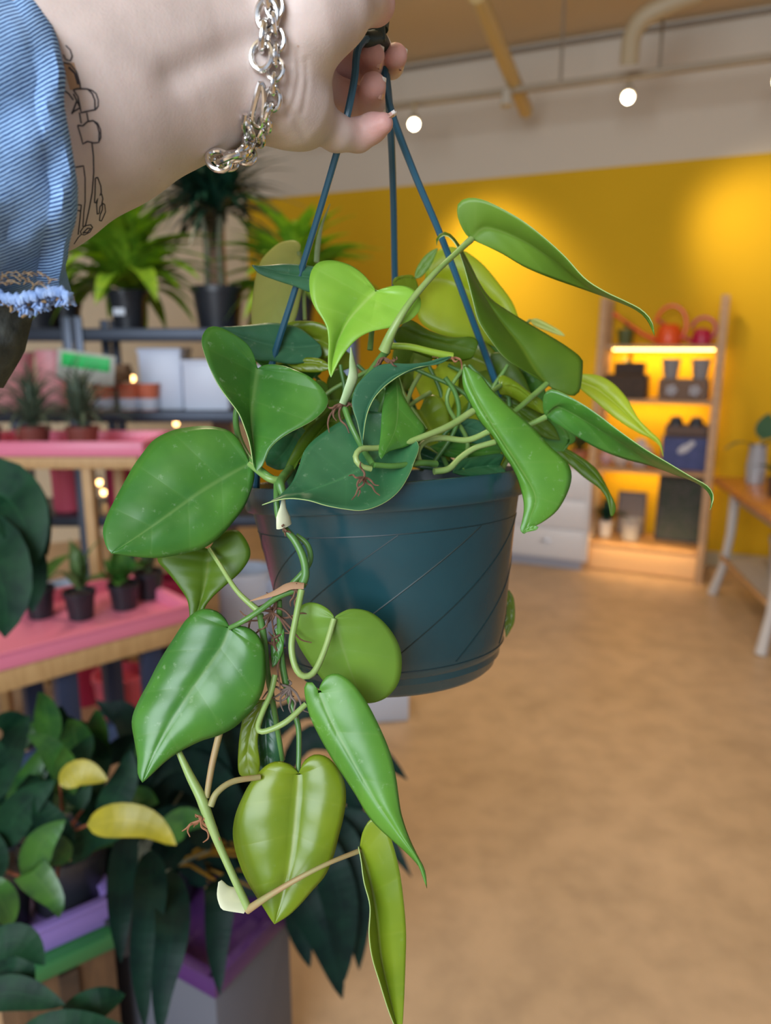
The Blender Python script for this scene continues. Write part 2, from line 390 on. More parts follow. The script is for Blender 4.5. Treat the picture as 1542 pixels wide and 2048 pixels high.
# goods on the ladder shelf; fx from the left post, each board
flora('potted_plant', 'small plant in a square olive green pot on the top board of the ladder shelf', 'plant', lz(.13, .27, 1.501), .055, .10, mat('olive_pot', (.09, .10, .02), .5), M_mid, 8, .06, .02, 3, 1.1)
def watering_can(label, x, y, z, col, r, h, spout, hs=1.0):
    c = lz(x, y, z); t = thing('watering_can', label, 'watering can', c, 'watering cans on the top board'); m = mat(label[:14].strip().replace(' ', '_'), col, .35)
    MB().lathe([(.001, 0), (r * .95, 0), (r, h * .1), (r * .9, h * .75), (r * .6, h), (r * .5, h), (.001, h * .97)], 24, Matrix.Translation(c)).build('body', m, t)
    ex = Matrix.Rotation(LA, 3, 'Z') @ Vector((1, 0, 0)); U = Vector((0, 0, 1))
    s0 = c + ex * (spout * r * .8) + U * h * .2
    MB().tube([s0, s0 + ex * spout * r * 1.2 + U * h * .35, s0 + ex * spout * r * 3.0 + U * h * 1.15, s0 + ex * spout * r * 3.5 + U * h * 1.35], [r * .22, r * .16, r * .11, r * .2], 10).build('spout', m, t)
    arc = [c + ex * (r * (.1 + 1.15 * math.cos(a)) * -spout) + U * (h * .95 + r * hs * 1.35 * math.sin(a)) for a in np.linspace(-.9, 3.0, 16)]
    MB().tube(arc, .011, 8).build('handle', m, t)
watering_can('orange watering can with a big loop handle and long spout', .40, .26, 1.501, (.80, .09, .008), .082, .13, -1, 1.1)
watering_can('crimson watering can at the right end of the top board', .60, .27, 1.501, (.45, .008, .05), .062, .10, -1, .9)
def crate(name, label, cat, x, y, z, sx, sy, sz, m, slats=0):
    c = lz(x, y, z + sz / 2); t = thing(name, label, cat, lz(x, y, z))
    mb = MB(); th = .012; MM = Matrix.Rotation(LA, 3, 'Z')
    for (dx, dy, ax, ay) in ((0, -sy / 2 + th / 2, sx, th), (0, sy / 2 - th / 2, sx, th), (-sx / 2 + th / 2, 0, th, sy), (sx / 2 - th / 2, 0, th, sy)):
        mb.box(c + MM @ Vector((dx, dy, 0)), (ax, ay, sz), LA, bev=.002)
    mb.box(c - Vector((0, 0, sz / 2 - th / 2)), (sx - .01, sy - .01, th), LA); mb.build('side_panels', m, t, smooth=False); return t
M_dkwood = mat('dark_crate_wood', (.06, .032, .016), .7, col2=(.035, .02, .01), scale=30)
t = crate('wooden_crate', 'dark wooden crate with a spiky plant on the second board', 'crate', .16, .27, 1.156, .27, .2, .15, M_dkwood)
t = crate('small_crate', 'small dark crate stacked on the back of the larger crate', 'crate', .17, .30, 1.31, .19, .11, .075, M_dkwood)
mb = MB(); rg = random.Random(5); tuft(mb, lz(.17, .30, 1.34), 16, .10, .02, rg, .9); tag(mb.build('spiky_succulent', M_dark, origin=lz(.17, .3, 1.32)), 'dark spiky succulent growing out of the upper small crate', 'plant')
M_gcer = mat('grey_ceramic', (.30, .28, .27), .6, col2=(.22, .21, .21), scale=60)
t = crate('display_box', 'brown box with two pale flowers on its front, on the second board', 'box', .52, .27, 1.156, .30, .15, .13, mat('brown_box', (.16, .09, .05), .6)); bx = lz(.52, .27, 1.156)
for k in (-1, 1):
    mb = MB(); cc = lz(.52 + k * .07, .185, 1.215)
    for q in range(5):
        a = q * 1.2566; mb.ell(cc + Matrix.Rotation(LA, 3, 'Z') @ Vector((math.cos(a) * .022, 0, math.sin(a) * .022)), .015, .006, .015, 8)
    mb.build('flower_motif', mat('pale_print', (.5, .5, .55), .6), t)
MB().box(lz(.52, .27, 1.156 + .125), (.29, .14, .008), LA).build('lid', mat('brown_box', (.16, .09, .05), .6), t, smooth=False)
for k, lab in ((-1, 'tapered grey ceramic pot standing left on the brown box'), (1, 'tapered grey ceramic pot standing right on the brown box')):
    mb = MB(); nursery_pot(mb, lz(.52 + k * .09, .27, 1.286), .058, .125, .72); tag(mb.build('ceramic_pot', M_gcer, origin=lz(.52 + k * .09, .27, 1.286)), lab, 'pot', 'grey ceramic pots')
# third board
t = crate('blue_box', 'deep blue box with a white bird shape on the third board', 'box', .56, .27, .701, .28, .16, .215, mat('blue_print', (.028, .04, .15), .5, col2=(.05, .06, .2), scale=30))
MB().box(lz(.56, .27, .701 + .213), (.28, .16, .008), LA).build('lid', mat('grey_lid', (.12, .08, .06), .5), t, smooth=False)
mb = MB(); MM = Matrix.Rotation(LA, 3, 'Z') @ Matrix.Rotation(-.6, 3, 'Y'); mb.ell(lz(.56, .187, .84), .05, .006, .026, 12, MM); mb.ell(lz(.60, .187, .875), .022, .006, .02, 10, MM); mb.build('bird_motif', mat('pale_print', (.5, .5, .55), .6), t)
t = crate('brown_tray', 'low brown wooden tray standing on top of the blue box', 'tray', .56, .27, .926, .26, .14, .06, mat('tray_brown', (.11, .065, .045), .6))
for k, lab in ((-1, 'small black round pot, left on the brown tray'), (1, 'small black round pot, right on the brown tray')):
    mb = MB(); c = lz(.55 + k * .062, .27, .939); mb.lathe([(.001, 0), (.03, 0), (.048, .03), (.048, .065), (.035, .085), (.035, .1), (.03, .1), (.028, .09), (.001, .088)], 20, Matrix.Translation(c))
    tag(mb.build('round_pot', mat('blackish_glaze', (.012, .016, .022), .3), origin=c), lab, 'pot', 'small black round pots')
for i, (x, z, r, col, lab) in enumerate(((.06, .05, .05, (.6, .35, .33), 'pink round vase low on the left of the third board'), (.16, .07, .07, (.62, .5, .42), 'cream globe vase in the middle of the third board'),
                                    (.28, .095, .085, (.55, .47, .46), 'pale lilac globe vase beside the blue box'), (.37, .045, .04, (.5, .1, .06), 'small red round vase next to the blue box'))):
    c = lz(x, .24, .701); mb = MB(); mb.lathe([(.001, 0), (r * .5, 0), (r * .95, r * .6), (r, r), (r * .9, r * 1.4), (r * .4, r * 1.85), (r * .4, r * 2.1), (r * .32, r * 2.1), (r * .3, r * 1.9), (.001, r * 1.8)], 24, Matrix.Translation(c))
    tag(mb.build('globe_vase', mat('vase_%d' % i, col, .35), origin=c), lab, 'vase', 'round vases on the third board')
# bottom board
flora('potted_plant', 'dark green plant in a white pot at the left of the bottom board', 'plant', lz(.09, .22, .201), .05, .11, mat('white_pot', (.62, .56, .5), .5), M_dark, 40, .16, .035, 8, 1.0)
mb = MB(); c = lz(.26, .2, .201); nursery_pot(mb, c, .07, .14, .8); tag(mb.build('white_planter', mat('speckled_pot', (.5, .46, .42), .6, col2=(.3, .28, .26), scale=70), origin=c), 'empty speckled pale planter in the middle of the bottom board', 'pot')
for (x, y, w, h, a, nm, lab, fm, im) in ((.56, .26, .30, .44, .16, 'moss_frame', 'large dark moss picture leaning on the bottom board', (.03, .022, .018), 'moss'), (.24, .33, .19, .30, .1, 'grey_frame', 'grey framed board behind the speckled planter', (.16, .12, .10), 'gry')):
    c = lz(x, y, .202); t = thing(nm, lab, 'frame', c); MM = Matrix.Rotation(LA, 3, 'Z') @ Matrix.Rotation(-a, 3, 'X'); T = .018; mb = MB()
    for (dx, dz, ax, az) in ((0, T / 2, w, T), (0, h - T / 2, w, T), (-w / 2 + T / 2, h / 2, T, h), (w / 2 - T / 2, h / 2, T, h)):
        mb.box(c + MM @ Vector((dx, 0, dz)), (ax, .025, az), M=MM)
    mb.build('frame', mat(nm + '_rim', fm, .6), t, smooth=False)
    MB().box(c + MM @ Vector((0, 0, h / 2)), (w - .02, .012, h - .02), M=MM).build('picture_panel', mat('moss_fill', (.05, .07, .045), .95, col2=(.10, .09, .08), scale=45, bump=1) if im == 'moss' else mat('grey_fill', (.25, .2, .17), .8), t, smooth=False)

# ------------------------------------------------------------------ white drawer cabinet
M_white = mat('white_laminate', (.66, .64, .64), .4)
K0 = PY(1172, 1140, 4.86); K0.z = 0; kd = -WX
cb = thing('drawer_cabinet', 'low white drawer cabinet standing left of the ladder shelf', 'cabinet', K0)
cx = K0 + kd * .55 + WN * .2
MB().box((cx.x, cx.y, .385), (1.1, .4, .63), WA, bev=.004).build('carcass', M_white, cb)
MB().box((cx.x + WN.x * .02, cx.y + WN.y * .02, .035), (1.06, .36, .07), WA).build('plinth', mat('grey_plinth', (.35, .35, .4), .5), cb, smooth=False)
for j in range(3):
    for k in range(2):
        q = K0 + kd * (.28 + .54 * k) - WN * .008; d = MB().box((q.x, q.y, .185 + j * .205), (.52, .016, .195), WA, bev=.003).build('drawer', M_white, cb)
        q2 = q - WN * .016; MB().box((q2.x, q2.y, .20 + j * .205), (.07, .016, .012), WA, bev=.003).build('handle', mat('steel', (.5, .5, .52), .3, 1), d)
q = K0 + kd * .12 + WN * .2
flora('potted_plant', 'bushy olive plant in a terracotta pot on the white cabinet', 'plant', (q.x, q.y, .702), .06, .1, mat('terracotta', (.42, .14, .06), .7), leafmat('olive_foliage', (.16, .17, .05), (.09, .1, .03), (.2, .2, .1)), 30, .17, .04, 12, .9)
for k, (o, r, cc, lab) in enumerate(((.32, .06, (.55, .6, .62), 'pale glass jar on the white cabinet'), (.5, .05, (.6, .3, .1), 'amber jar on the white cabinet'))):
    q = K0 + kd * o + WN * .15; mb = MB(); mb.lathe([(.001, 0), (r, 0), (r, .13), (r * .7, .16), (r * .7, .18), (r * .6, .18), (r * .6, .15), (.001, .02)], 24, Matrix.Translation((q.x, q.y, .702)))
    tag(mb.build('jar', mat('jar_%d' % k, cc, .15), origin=(q.x, q.y, .702)), lab, 'jar')

# ------------------------------------------------------------------ potting table at the right
TT = .72
A_ = PY(1440, 972, 4.35); A_ = Vector((2.02, 4.42, 0)); B_ = Vector((1.86, 3.48, 0)); td = (A_ - B_).normalized(); tn = Vector((td.y, -td.x, 0)); TA = math.atan2(td.y, td.x)
tb = thing('work_table', 'work table with a honey wooden top and splayed white legs at the right', 'table', B_)
tc_ = (A_ + B_) / 2 + tn * .36; Lt = (A_ - B_).length
MB().box((tc_.x, tc_.y, TT - .02), (Lt + .12, .8, .04), TA, bev=.006).build('table_top', mat('honey_wood', (.55, .22, .04), .35, col2=(.42, .16, .03), scale=12, stretch=(1, 8, 1)), tb)
MB().box((tc_.x, tc_.y, TT - .08), (Lt - .1, .62, .07), TA).build('apron', mat('grey_paint', (.30, .29, .29), .5), tb, smooth=False)
M_leg = mat('offwhite_paint', (.55, .51, .47), .45)
def tp(u, v, z): q = B_ + td * u + tn * v; return Vector((q.x, q.y, z))
for u, v, su, sv in ((.06, .06, -1, -1), (Lt - .06, .06, 1, -1), (.06, .68, -1, 1), (Lt - .06, .68, 1, 1)):
    pts = [tp(u, v, TT - .04), tp(u + su * .0, v + sv * .005, .4), tp(u + su * .02, v + sv * .02, .2), tp(u + su * .06, v + sv * .06, 0)]
    MB().tube(pts, [.030, .026, .024, .03], 10).build('leg', M_leg, tb)
MB().box((tc_.x, tc_.y, .22), (Lt - .04, .6, .025), TA).build('lower_shelf', M_leg, tb, smooth=False)
MB().tube([tp(.05, .02, .25), tp(Lt - .05, .02, .25)], .014, 8).build('rail', mat('pale_wood', (.52, .3, .13), .5), tb)
for i, (u, v, r, h, col, lab) in enumerate(((.25, .3, .09, .2, (.03, .04, .05), 'dark bucket on the lower shelf of the work table'), (.55, .25, .08, .24, (.35, .38, .42), 'pale steel bucket on the lower shelf of the work table'), (.8, .35, .09, .18, (.05, .09, .10), 'dark teal bucket at the back of the lower shelf'))):
    c = tp(u, v, .2335); mb = MB(); nursery_pot(mb, c, r, h, .8); tag(mb.build('bucket', mat('bucket_%d' % i, col, .4), origin=c), lab, 'bucket')
c = tp(Lt - .12, .14, TT + .001); t = thing('leaning_vase_plant', 'broad leaved plant in a slanting silvery vase on the far end of the work table', 'plant', c)
MB().lathe([(.001, 0), (.05, 0), (.055, .1), (.045, .2), (.05, .22), (.042, .22), (.04, .19), (.001, .18)], 20, Matrix.Translation(c)).build('vase', mat('silvery_glass', (.42, .44, .48), .2, .3), t)
mb = MB(); tp_ = c + Vector((0, 0, .2))
mb.leaf(tp_ + Vector((.02, 0, .05)), tp_ + Vector((.05, .02, .20)), .13, .01, nrm=(0, -1, .2), fold=.1); mb.leaf(tp_, tp_ + Vector((-.2, .0, -.01)), .06, .04, fold=.2); mb.leaf(tp_, tp_ + Vector((.13, -.1, .03)), .08, .03)
mb.build('foliage', mat('dull_green_leaf', (.05, .12, .05), .4), t); MB().tube([tp_ - Vector((0, 0, .02)), tp_ + Vector((.02, 0, .06))], .005).build('stem', M_stem, t)  # foliage in one even dull green
flora('potted_plant', 'dark plant in a brown pot on the near end of the work table', 'plant', tp(.42, .13, TT + .001), .055, .1, mat('brown_glaze', (.10, .05, .03), .3), M_dark, 10, .16, .05, 31, .6)
flora('potted_plant', 'cream bushy plant in a terracotta pot on the work table', 'plant', tp(.28, .22, TT + .001), .05, .08, mat('terracotta', (.42, .14, .06), .7), mat('cream_foliage', (.5, .45, .3), .6), 24, .10, .04, 33, .8)

# ------------------------------------------------------------------ black metal shelving on the left
SY = 3.3
def SX(px, py=830): return PY(px, py, SY).x
X0, X1 = SX(-60), SX(690)
M_navy = mat('slate_metal', (.035, .045, .065), .4, .5)
rk = thing('metal_shelving', 'slate grey metal shelving unit holding plants and pots on the left', 'shelving', ((X0 + X1) / 2, SY, 0))
SL = [PY(300, 655, SY).z, PY(300, 822, SY).z, PY(300, 1032, SY).z, .12]
for i, z in enumerate(SL):
    MB().box(((X0 + X1) / 2, SY + .225, z - .012), (X1 - X0, .45, .012), bev=.002).build('shelf_panel', M_navy, rk)
    for y in (SY + .01, SY + .44):
        MB().box(((X0 + X1) / 2, y, z - .03), (X1 - X0, .02, .055 if i == 0 else .042), bev=.004).build('shelf_beam', M_navy, rk)
for x in (X0, SX(160), X1):
    for y in (SY, SY + .45):
        MB().box((x - .024, y - .004, SL[0] / 2 + .02), (.04, .02, SL[0] + .05), bev=.003).build('upright', mat('slate_upright', (.09, .11, .15), .4, .5), rk)
        MB().box((x + .024, y - .004, SL[0] / 2 + .02), (.04, .02, SL[0] + .05), bev=.003).build('upright', mat('slate_upright', (.09, .11, .15), .4, .5), rk)
def sp(px, Yo=.2, z=0): return Vector((PY(px, 830, SY + Yo).x, SY + Yo, z + .0))
z0 = SL[0] - .005
flora('potted_dracaena', 'bushy bright green dracaena in a black pot under the forearm, on the top shelf', 'plant', sp(272, .2, z0), .085, .17, M_pot, M_lime, 120, .47, .085, 41, .35, .2, 'lime green dracaenas')
c = sp(272, .2, z0); tag(MB().box((c.x - .01, c.y - .093, z0 + .075), (.05, .006, .03), bev=.001).build('pot_tag', mat('tag_white', (.75, .8, .9), .4), origin=c), 'small white tag stuck on the black pot of the dracaena under the forearm', 'tag')
flora('potted_dracaena', 'bushy lime dracaena behind the left hanger wire on the top shelf', 'plant', sp(598, .2, z0), .085, .15, M_pot, M_lime, 110, .44, .09, 47, .4, .2, 'lime green dracaenas')
flora('cane_palm', 'tall three caned plant with dark spiky heads in a wide black pot', 'plant', sp(447, .24, z0), .115, .19, M_pot, M_dark, 80, .36, .03, 43, .3, .15, stems=3, stemh=.36)
flora('potted_fern', 'dark plant in a black pot at the sleeve hem on the top shelf', 'plant', sp(95, .2, z0), .095, .12, M_pot, M_dark, 60, .2, .03, 44, .8)
flora('potted_fern', 'dark upright plant between the denim sleeve and the bright dracaena', 'plant', sp(150, .3, z0), .07, .12, M_pot, M_dark, 50, .26, .03, 45, 1.1)
c = sp(425, .40, 0); tag(MB().box((c.x, SY + .62, z0 / 2 + .5), (.10, .06, z0 + 1.0), bev=.004).build('wooden_post', mat('brown_post', (.26, .15, .09), .6, col2=(.2, .11, .06), scale=9, stretch=(4, 4, .5)), origin=(c.x, SY + .62, 0)), 'brown wooden post standing behind the caned plant', 'post')
z1 = SL[1] - .005
def canister(label, px, Yo, z, r, h, m, lid=None, g=None):
    c = sp(px, Yo, z); t = thing('canister', label, 'pot', c, g); MB().lathe([(.001, 0), (r * .93, 0), (r, .012), (r, h), (r * .92, h), (r * .9, .02), (.001, .015)], 28, Matrix.Translation(c)).build('body', m, t)
    MB().lathe([(r * 1.001, h - .025), (r * 1.04, h - .025), (r * 1.04, h), (r * 1.001, h)], 28, Matrix.Translation(c)).build('rim', m, t); return t
M_pink = mat('pink_glaze', (.80, .36, .38), .45); M_sal = mat('salmon_glaze', (.72, .22, .17), .45); M_bwh = mat('bluish_white', (.62, .69, .82), .4)
M_crim = mat('crimson_glaze', (.42, .02, .07), .35); M_rose = mat('rose_glaze', (.62, .09, .14), .4)
canister('large pink planter at the far left of the second shelf', 20, .15, z1, .12, .255, M_pink, g='pink planters')
canister('pink planter partly behind the first, near the rack upright', 118, .22, z1, .075, .265, M_pink, g='pink planters')
canister('salmon planter behind the green sign', 152, .12, z1, .045, .20, M_sal)
for k, (px, lab) in enumerate(((212, 'small terracotta pot with a white band, left one under the green sign'), (262, 'small terracotta pot with a white band, middle one'), (300, 'small terracotta pot with a white band, beside the white boxes'))):
    c = sp(px, .1, z1); t = thing('banded_pot', lab, 'pot', c, 'banded terracotta pots'); MB().lathe([(.001, 0), (.04, 0), (.05, .12), (.044, .12), (.036, .02), (.001, .015)], 20, Matrix.Translation(c)).build('body', mat('coral_clay', (.62, .16, .08), .6), t)
    MB().lathe([(.0405, .005), (.0425, .005), (.047, .055), (.0455, .055)], 20, Matrix.Translation(c), closed=True).build('white_band', M_bwh, t)
c = sp(242, .2, z1 + .121); tag(MB().box((c.x, c.y, c.z + .04), (.1, .08, .078), bev=.003).build('cardboard_box', mat('kraft_card', (.45, .28, .16), .8), origin=c), 'kraft cardboard box on the banded pots', 'box')
for k, (px, w, h, y, lab) in enumerate(((338, .19, .275, .12, 'tall pale blue-white storage box on the second shelf'), (424, .20, .225, .08, 'shorter pale blue-white storage box at the right of the taller one'), (560, .2, .2, .12, 'pale storage box behind the pot rim on the second shelf'))):
    c = sp(px, y + .1, z1); t = thing('storage_box', lab, 'box', c, 'pale storage boxes'); MB().box(c + Vector((0, 0, h / 2)), (w, .2, h - .002), bev=.006).build('body', M_bwh, t)
    MB().box(c + Vector((0, 0, h - .012)), (w + .008, .208, .02), bev=.004).build('lid', M_bwh, t)
# green sign on a small stake
c = PY(172, 735, SY - .12); s = thing('price_sign', 'tilted pale card with a bright green band, clipped by the rack upright', 'sign', c)
MM = Matrix.Rotation(R(8), 3, 'Y')
MB().box(c, (.24, .006, .125), M=MM, bev=.001).build('card', mat('card_grey', (.42, .45, .40), .6), s)
MB().box(c + MM @ Vector((.0, -.005, .022)), (.20, .005, .055), M=MM, bev=.001).build('green_band', mat('band_green', (.01, .50, .10), .5), s)
MB().tube([c + Vector((-.02, .005, -.06)), c + Vector((-.02, .12, -.2))], .004).build('clip', M_bwh, s)
z2 = SL[2] - .005
for k, (px, col, h, lab) in enumerate(((20, (.6, .68, .8), .2, 'pale blue-white planter on the third shelf at the far left'), (118, (.62, .09, .14), .2, 'rose planter on the third shelf left of the stand leg'), (228, (.36, .02, .06), .26, 'crimson planter on the third shelf right of the stand leg'), (300, (.34, .23, .16), .22, 'brown planter on the third shelf behind the big leaf'), (365, (.7, .5, .3), .14, 'honey planter lit by a small lamp, third shelf'))):
    canister(lab, px, .15, z2, .06, h, mat('clay_%d' % k, col, .6))
z3 = SL[3] - .005
for k, (px, r, h, m, lab) in enumerate(((195, .085, .30, M_crim, 'crimson planter on the bottom shelf, left'), (255, .085, .33, M_rose, 'rose planter on the bottom shelf'), (330, .09, .3, M_crim, 'crimson planter on the bottom shelf, right'), (95, .1, .26, M_bwh, 'white planter at the left of the bottom shelf'), (478, .13, .34, M_bwh, 'large white round planter on the bottom shelf under the big leaf'), (570, .1, .3, M_bwh, 'white planter at the right of the bottom shelf'))):
    canister(lab, px, .15, z3, r, h, m)
for k, (px, py, Yv) in enumerate(((352, 846, 3.62), (199, 965, 3.62), (207, 985, 3.66), (265, 757, 3.62))):
    c = PY(px, py, Yv); t = thing('fairy_light', ('warm round bulb under the second shelf beside the big leaf', 'upper of two amber bulbs behind the wooden stand post', 'lower of two amber bulbs behind the wooden stand post', 'amber bulb among the banded pots')[k], 'light', c, 'small warm bulbs')
    MB().ell(c, .013, .013, .015, 10).build('bulb', mat('fairy_glow', (1, .6, .2), .4, emit=(1, .55, .2), estr=10), t); MB().tube([c, c + Vector((0, .0, .04))], .005).build('socket', M_blk, t)
# rack of red planters standing in front (seen below the pink trays)
def planter(label, p, r, h, m, g='red planters by the tray stand'):
    t = thing('planter', label, 'pot', p, g); MB().lathe([(.001, 0), (r * .82, 0), (r, h * .9), (r * 1.06, h * .9), (r * 1.06, h), (r * .93, h), (r * .9, h * .85), (.001, h * .8)], 28, Matrix.Translation(p)).build('body', m, t)
# ---- upper pink tray stand
UY = 2.8; uz = PY(140, 886, UY).z; xL, xR = PY(-80, 886, UY).x, PY(282, 886, UY).x
st = thing('tray_stand', 'wooden stand with a shallow pink tray, level with the big heart leaf', 'stand', ((xL + xR) / 2, UY, 0))
M_tray = mat('pink_plastic', (.78, .22, .34), .35); M_pine = mat('pine', (.56, .36, .16), .55, col2=(.47, .29, .12), scale=12, stretch=(8, 1, 1))
def tray(o, name, m, cx, cy, z, sx, sy, h, rz=0, th=.012):
    mb = MB(); MM = Matrix.Rotation(rz, 3, 'Z'); c = Vector((cx, cy, z)); mb.box(c + Vector((0, 0, th / 2)), (sx, sy, th), rz)
    for (dx, dy, ax, ay) in ((0, -sy / 2, sx + th, th), (0, sy / 2, sx + th, th), (-sx / 2, 0, th, sy), (sx / 2, 0, th, sy)):
        mb.box(c + MM @ Vector((dx, dy, h / 2)), (ax, ay, h), rz, bev=.003)
        mb.box(c + MM @ Vector((dx * 1.02, dy * 1.02, h)), (ax + .01, ay + .008, .008), rz, bev=.002)
    return mb.build(name, m, o)
tray(st, 'tray', M_tray, (xL + xR) / 2, UY + .18, uz - .05, xR - xL, .36, .052)
MB().box(((xL + xR) / 2, UY + .01, uz - .075), (xR - xL - .03, .035, .045), bev=.003).build('rail', M_pine, st)
MB().box(((xL + xR) / 2, UY + .35, uz - .075), (xR - xL - .03, .035, .045), bev=.003).build('rail', M_pine, st)
for x in (PY(172, 960, UY).x, xL + .05):
    for y in (UY + .02, UY + .35): MB().box((x, y, (uz - .09) / 2), (.036, .036, uz - .09), bev=.003).build('leg', M_pine, st)
for k, (px, lab) in enumerate(((-35, 'feathery fern in a red-brown pot at the far left of the upper pink tray'), (65, 'feathery fern in a red-brown pot in the middle of the upper pink tray'), (163, 'feathery fern in a red-brown pot at the right of the upper pink tray'))):
    p = PY(px, 886, UY + .1); flora('potted_fern', lab, 'fern', (p.x, UY + .12, uz - .036), .062, .085, mat('redbrown_pot', (.22, .05, .035), .6), mat('fern_green', (.07, .11, .07), .6), 130, .26, .009, 60 + k, .75, .22, 'ferns on the upper pink tray')
# ---- lower pink tray bench, running away to the right
q0 = PY(378, 1212, 2.38); bz = q0.z; q1 = PH(-40, 1318, bz); bd = Vector((q0.x - q1.x, q0.y - q1.y, 0)).normalized(); bn = Vector((-bd.y, bd.x, 0)); BA = math.atan2(bd.y, bd.x)
Lb = 1.15; bc = Vector((q0.x, q0.y, 0)) - bd * Lb / 2 + bn * .23
bt = thing('tray_bench', 'pine bench on dark posts carrying the lower pink tray', 'bench', bc)
tray(bt, 'tray', M_tray, bc.x, bc.y, bz - .05, Lb, .46, .052, BA)
c = bc - bn * .215; MB().box((c.x, c.y, bz - .085), (Lb - .02, .03, .065), BA, bev=.003).build('rail', M_pine, bt)
c = bc + bn * .215; MB().box((c.x, c.y, bz - .085), (Lb - .02, .03, .065), BA, bev=.003).build('rail', M_pine, bt)
M_post = mat('navy_post', (.018, .03, .07), .45)
for s_ in (.12, .40, .95):
    for v in (-.17, .17):
        c = bc + bd * (Lb / 2 - s_) + bn * v; MB().box((c.x, c.y, (bz - .1) / 2), (.06, .06, bz - .1), BA, bev=.004).build('post', M_post, bt)
c = bc - bn * .17; MB().box((c.x, c.y, .24), (Lb, .035, .10), BA, bev=.004).build('stretcher', mat('blue_steel', (.035, .07, .16), .45), bt)
for k, (px, py, r, h, lab, sd, mm, n, Lm, w) in enumerate(((82, 1232, .05, .10, 'black nursery pot of green leaves at the left of the lower pink tray', 71, M_mid, 9, .17, .045),
        (163, 1235, .05, .095, 'black nursery pot with a long pale stem in the middle of the lower pink tray', 72, leafmat('sage_foliage', (.14, .24, .08), (.08, .17, .05), (.2, .3, .12)), 8, .17, .04),
        (250, 1215, .052, .09, 'black nursery pot of dark heart leaves right of the middle, lower pink tray', 73, M_mid, 12, .13, .06), (300, 1195, .05, .10, 'black nursery pot of mottled leaves at the right end of the lower pink tray', 74, leafmat('mottled_foliage', (.14, .19, .1), (.08, .13, .05), (.3, .3, .2)), 26, .11, .03))):
    p = PH(px, py, bz - .036); flora('nursery_plant', lab, 'plant', p, r, h, M_pot, mm, n, Lm, w, sd, 1.0, .12, 'nursery pots on the lower pink tray')
for k, (x, y, r, h, m, lab) in enumerate(((-1.05, 2.75, .10, .24, M_rose, 'rose planter on the floor behind the tray bench, left'), (-.78, 2.95, .09, .22, M_crim, 'crimson planter on the floor behind the tray bench'), (-1.3, 3.0, .1, .25, M_crim, 'crimson planter on the floor at the far left'))):
    planter(lab, Vector((x, y, 0)), r, h, m)

# ------------------------------------------------------------------ big near leaf at the left edge and lower left plants
def bent(mb, pts, width, n=12, fold=.3, thick=.0008, wave=0, nrm=None, belly=.4):
    """blade along a curved spine given by world points, with width, fold and thickness"""
    sp_ = [Vector(q) for q in crom([tuple(p) for p in pts], n + 1)]; vs = []; fs = []; uvs = []
    for i, c in enumerate(sp_):
        t = i / n; tg = (sp_[min(i + 1, n)] - sp_[max(i - 1, 0)]).normalized(); nn = Vector(nrm) if nrm else (CAM - c).normalized()
        sd = tg.cross(nn).normalized(); up = sd.cross(tg).normalized()
        w = width / 2 * (math.sin(math.pi * min(.999, max(.001, t)) ** (math.log(.5) / math.log(belly))) ** .75) + .0005; wv = wave * math.sin(i * 2.1) * w
        for q in (sd * w + up * (fold * w + wv), Vector((0, 0, 0)), -sd * w + up * (fold * w - wv)): vs.append(c + q)
        for q in (sd * w + up * (fold * w + wv), Vector((0, 0, 0)), -sd * w + up * (fold * w - wv)): vs.append(c + q - up * thick)
        uvs += [(t, 1), (t, 0), (t, 1)] * 2
    for i in range(n):
        a, b = i * 6, i * 6 + 6
        fs += [(a, a + 1, b + 1, b), (a + 1, a + 2, b + 2, b + 1), (a + 3, b + 3, b + 4, a + 4), (a + 4, b + 4, b + 5, a + 5), (a, b, b + 3, a + 3), (a + 2, a + 5, b + 5, b + 2)]
    mb.add(vs, fs, uvs)
M_deep = leafmat('deep_green_leaf', (.008, .046, .018), (.003, .022, .012), (.016, .075, .03), rough=.5, spec=.16, trans=.08, scuff=.02, bump=.5)
M_deep2 = leafmat('yellowing_leaf', (.42, .36, .02), (.30, .27, .015), (.55, .45, .05), trans=.2, scuff=.02)
M_prayer = leafmat('prayer_leaf', (.05, .16, .022), (.018, .08, .02), (.10, .22, .05), rough=.35, trans=.15, scuff=.02, bump=.4)
M_lance = leafmat('lance_leaf', (.004, .024, .016), (.002, .013, .011), (.008, .04, .026), rough=.5, spec=.14, trans=.05, nv=22, scuff=.0, bump=.5)
def pxleaf(mb, pts, w, **k):
    z = pts[0][2]; bent(mb, [P(*p) for p in pts], w / FPX * z, **k)
c = P(-330, 1330, 1.55)
t = thing('philodendron_bush', 'large dark glossy leafed bush reaching in at the left edge above the lower pink tray', 'plant', (c.x, c.y, 0))
for pts, w in (([(-80, 1000, 1.3), (-10, 985, 1.28), (40, 1030, 1.25), (75, 1130, 1.25)], 135), ([(-90, 1090, 1.3), (-30, 1110, 1.22), (10, 1190, 1.2), (10, 1275, 1.2)], 150),
               ([(-60, 960, 1.4), (10, 970, 1.4), (60, 1020, 1.38), (95, 1110, 1.36)], 90), ([(-70, 1100, 1.36), (20, 1090, 1.36), (60, 1150, 1.35), (65, 1225, 1.35)], 95)):
    mb = MB(); pxleaf(mb, pts, w, belly=.35); mb.build('leaf', M_deep, t)
st_ = MB(); st_.tube([Vector((c.x, c.y, .28)), P(-75, 1200, 1.33), P(-75, 1000, 1.3)], [.014, .01, .008]); st_.build('stem', M_stem, t)
mb = MB(); nursery_pot(mb, Vector((c.x, c.y, 0)), .14, .3); mb.build('pot', M_pot, t)
